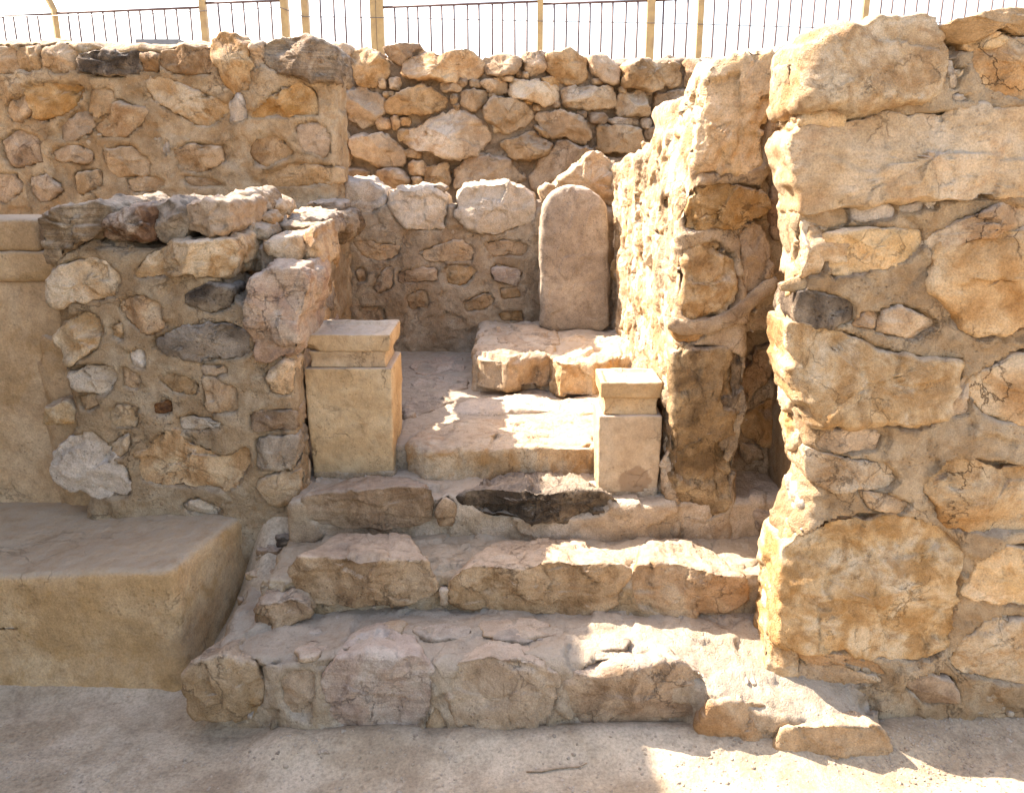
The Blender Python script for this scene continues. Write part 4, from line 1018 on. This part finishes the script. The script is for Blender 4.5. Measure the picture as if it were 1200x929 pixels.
# bays: (px0, py0) - (px1, py1) of the top rail, None = rail above
bays = [((-520, 45), (62, 17)), ((66, 16), (238, 9)), ((243, 4), (333, 1)), ((336, -6), (357, -7)), ((361, -8), (437, -9)), ((449, 9), (632, 2)), ((636, 5), (760, 1)), ((764, 1), (818, -2)), ((822, -6), (1010, -10)), ((1014, -8), (1330, -14)), ((1334, -14), (1700, -20))]
for (xa, ya), (xb, yb) in bays:
    X0, X1 = xat(xa, FY), xat(xb, FY); Z0, Z1 = zat(xa, ya, FY), zat(xb, yb, FY)
    n = max(1, round((X1-X0)/.107)); parts = []
    V, Fq = tube_mesh([(X0, FY, Z0), (X1, FY, Z1)], .011, 6); parts.append((V, Fq, 0))
    link_mesh('top_rail', parts, RUST, fn)
    V, Fq = tube_mesh([(X0, FY, fz+.12), (X1, FY, fz+.12)], .011, 6)
    link_mesh('bottom_rail', [(V, Fq, 0)], RUST, fn)
    parts = []
    for k in range(1, n):
        f = k/n; x = X0+(X1-X0)*f + rr.uniform(-.006, .006)
        V, Fq = tube_mesh([(x, FY, fz+.12), (x+rr.uniform(-.012, .012), FY, Z0+(Z1-Z0)*f)], .009, 6); parts.append((V, Fq, 0))
    if parts: link_mesh('bar_panel', parts, RUST, fn)
wr = []
pw_ = [(0, 20), (160, 17), (330, 9), (357, 20), (445, 21), (630, 25), (800, 28), (960, 33), (1200, 22)]
V, Fq = tube_mesh([(xat(a, FY-.06), FY-.06, zat(a, b, FY-.06)) for a, b in pw_], .0035, 5)
link_mesh('wire', [(V, Fq, 0)], WIRE, fn)
o = thing('metal_sheet', 'grey-blue flat panel just showing over the back wall in front of the railing', 'panel', (xat(186, 7), 7, 1.7))
x0, x1 = xat(161, 7), xat(211, 7); zt = zat(186, 48, 7)
link_mesh('panel', [lbox(x0, x1, 6.9, 7.1, zt-.05, zt)], SHEET, o, smooth=False)
for xx in (x0+.03, x1-.03): link_mesh('leg', [lbox(xx-.015, xx+.015, 6.97, 7.03, 1.7, zt-.05)], SHEET, o, smooth=False)

# ================================================================== LOOSE STONES ON THE GROUND
def gz_at(x, y): return float(ground_z(np.array([x]), np.array([y]))[0])
rr = random.Random(31)
parts = []
for i in range(1500):
    if i < 700: px, py = rr.gauss(1110, 45), rr.gauss(872, 26)
    else: px, py = rr.uniform(0, 1200), rr.uniform(866, 926)
    p = horiz(0.015).hit(px, py); s = rr.uniform(.0016, .0058)*(1 if rr.random() > .05 else 1.7)
    if p[1] < 1.5 or p[1] > 2.09: continue
    z = gz_at(p[0], p[1])
    poly = [(p[0]+s*math.cos(k*1.05)*rr.uniform(.6, 1.2), p[1]+s*math.sin(k*1.05)*rr.uniform(.6, 1.2)) for k in range(6)]
    V, Fq = stone_mesh(horiz(z-.0008), poly, T=s*.7, sink=.003, e=.0035, seed=i, facets=2, rough=.12, k=3)
    parts.append((V, Fq, 0))
tag(link_mesh('gravel', parts, CHIP), 'fine pale gravel and stone flakes scattered on the earth at the foot of the walls', 'gravel', kind='stuff')
pb = [(383, 882, .010, 'pale angular pebble on the earth in front of the pink boulder of the lowest step'),
      (796, 912, .010, 'white pebble at the edge of the sunlit patch, in front of the lowest step'),
      (884, 893, .007, 'white pebble within the sunlit patch of earth'),
      (1157, 858, .014, 'thin upright tan flake against the foot of the massive wall'),
      (1080, 868, .008, 'tan pebble on the gravelly earth right of the last boulder'),
      (325, 881, .008, 'dark pebble on the earth below the grey boulder')]
for i, (px, py, s, lab) in enumerate(pb):
    p = horiz(.02).hit(px, py); p[1] = min(p[1], 2.06); z = gz_at(*p)
    t = thing('pebble', lab, 'pebble', (p[0], p[1], z))
    poly = [(p[0]+s*1.3*math.cos(k*1.05)*rr.uniform(.6, 1.2), p[1]+s*math.sin(k*1.05)*rr.uniform(.6, 1.2)) for k in range(6)]
    V, Fq = stone_mesh(horiz(z-.002), poly, T=s*.9, sink=.006, e=.002, seed=i+70, facets=4, rough=.25, k=3)
    link_mesh('pebble_body', [(V, Fq, 0)], [CHIP, CHIP, CHIP, M['t'], M['t'], M['d']][i], t)
P = [horiz(.03).hit(x, y) for x, y in [(617, 897), (635, 896), (652, 894), (680, 893), (688, 890)]]
V, Fq = tube_mesh([(p[0], p[1], gz_at(p[0], p[1])+.004) for p in P], [.002, .003, .003, .002, .001], 6, 3, rough=.001)
tag(link_mesh('twig', [(V, Fq, 0)], M['b'], None, (P[0][0], P[0][1], .01)), 'thin dry twig lying on the earth in front of the lowest step', 'twig')

for i, (px, py, s_, mt) in enumerate([(318,640,.040,'b'),(332,622,.030,'d'),(300,668,.028,'t'),(322,668,.020,'b'),(286,700,.022,'b'),(306,650,.018,'t'),(338,655,.024,'u')]):
    z = .3
    for _ in range(12):
        p = horiz(z).hit(px, py); z = .5*z+.5*gz_at(*p)
    t = thing('embedded_stone', 'small rough stone half buried in the earth slope between the bench and the steps', 'stone', (p[0], p[1], z), 'small stones in the earth slope')
    poly = [(p[0]+s_*1.2*math.cos(k*1.05)*rr.uniform(.7, 1.2), p[1]+s_*math.sin(k*1.05)*rr.uniform(.7, 1.2)) for k in range(6)]
    V, Fq = stone_mesh(horiz(z-.008), poly, T=s_*.75, sink=.02, e=.005, seed=i+170, facets=5, rough=.8, k=4)
    link_mesh('stone_body', [(V, Fq, 0)], M[mt], t)
for i in range(24):      # the dry-laid wall goes on behind the side wall
    x = 1.25+(i % 8)*.27+rr.uniform(-.03, .03); z = 1.42+(i//8)*.235+rr.uniform(-.03, .03); s_ = rr.uniform(.10, .14)
    poly = [(x+s_*1.15*math.cos(a)*rr.uniform(.8, 1.1), z+s_*.8*math.sin(a)*rr.uniform(.8, 1.1)) for a in [k*math.pi/3.5 for k in range(7)]]
    V, Fq = stone_mesh(PR, poly, T=.09, sink=.15, e=.02, seed=4000+i)
    link_mesh('stone', [(V, Fq, 0)], M[rr.choice('ctbb')], dw)
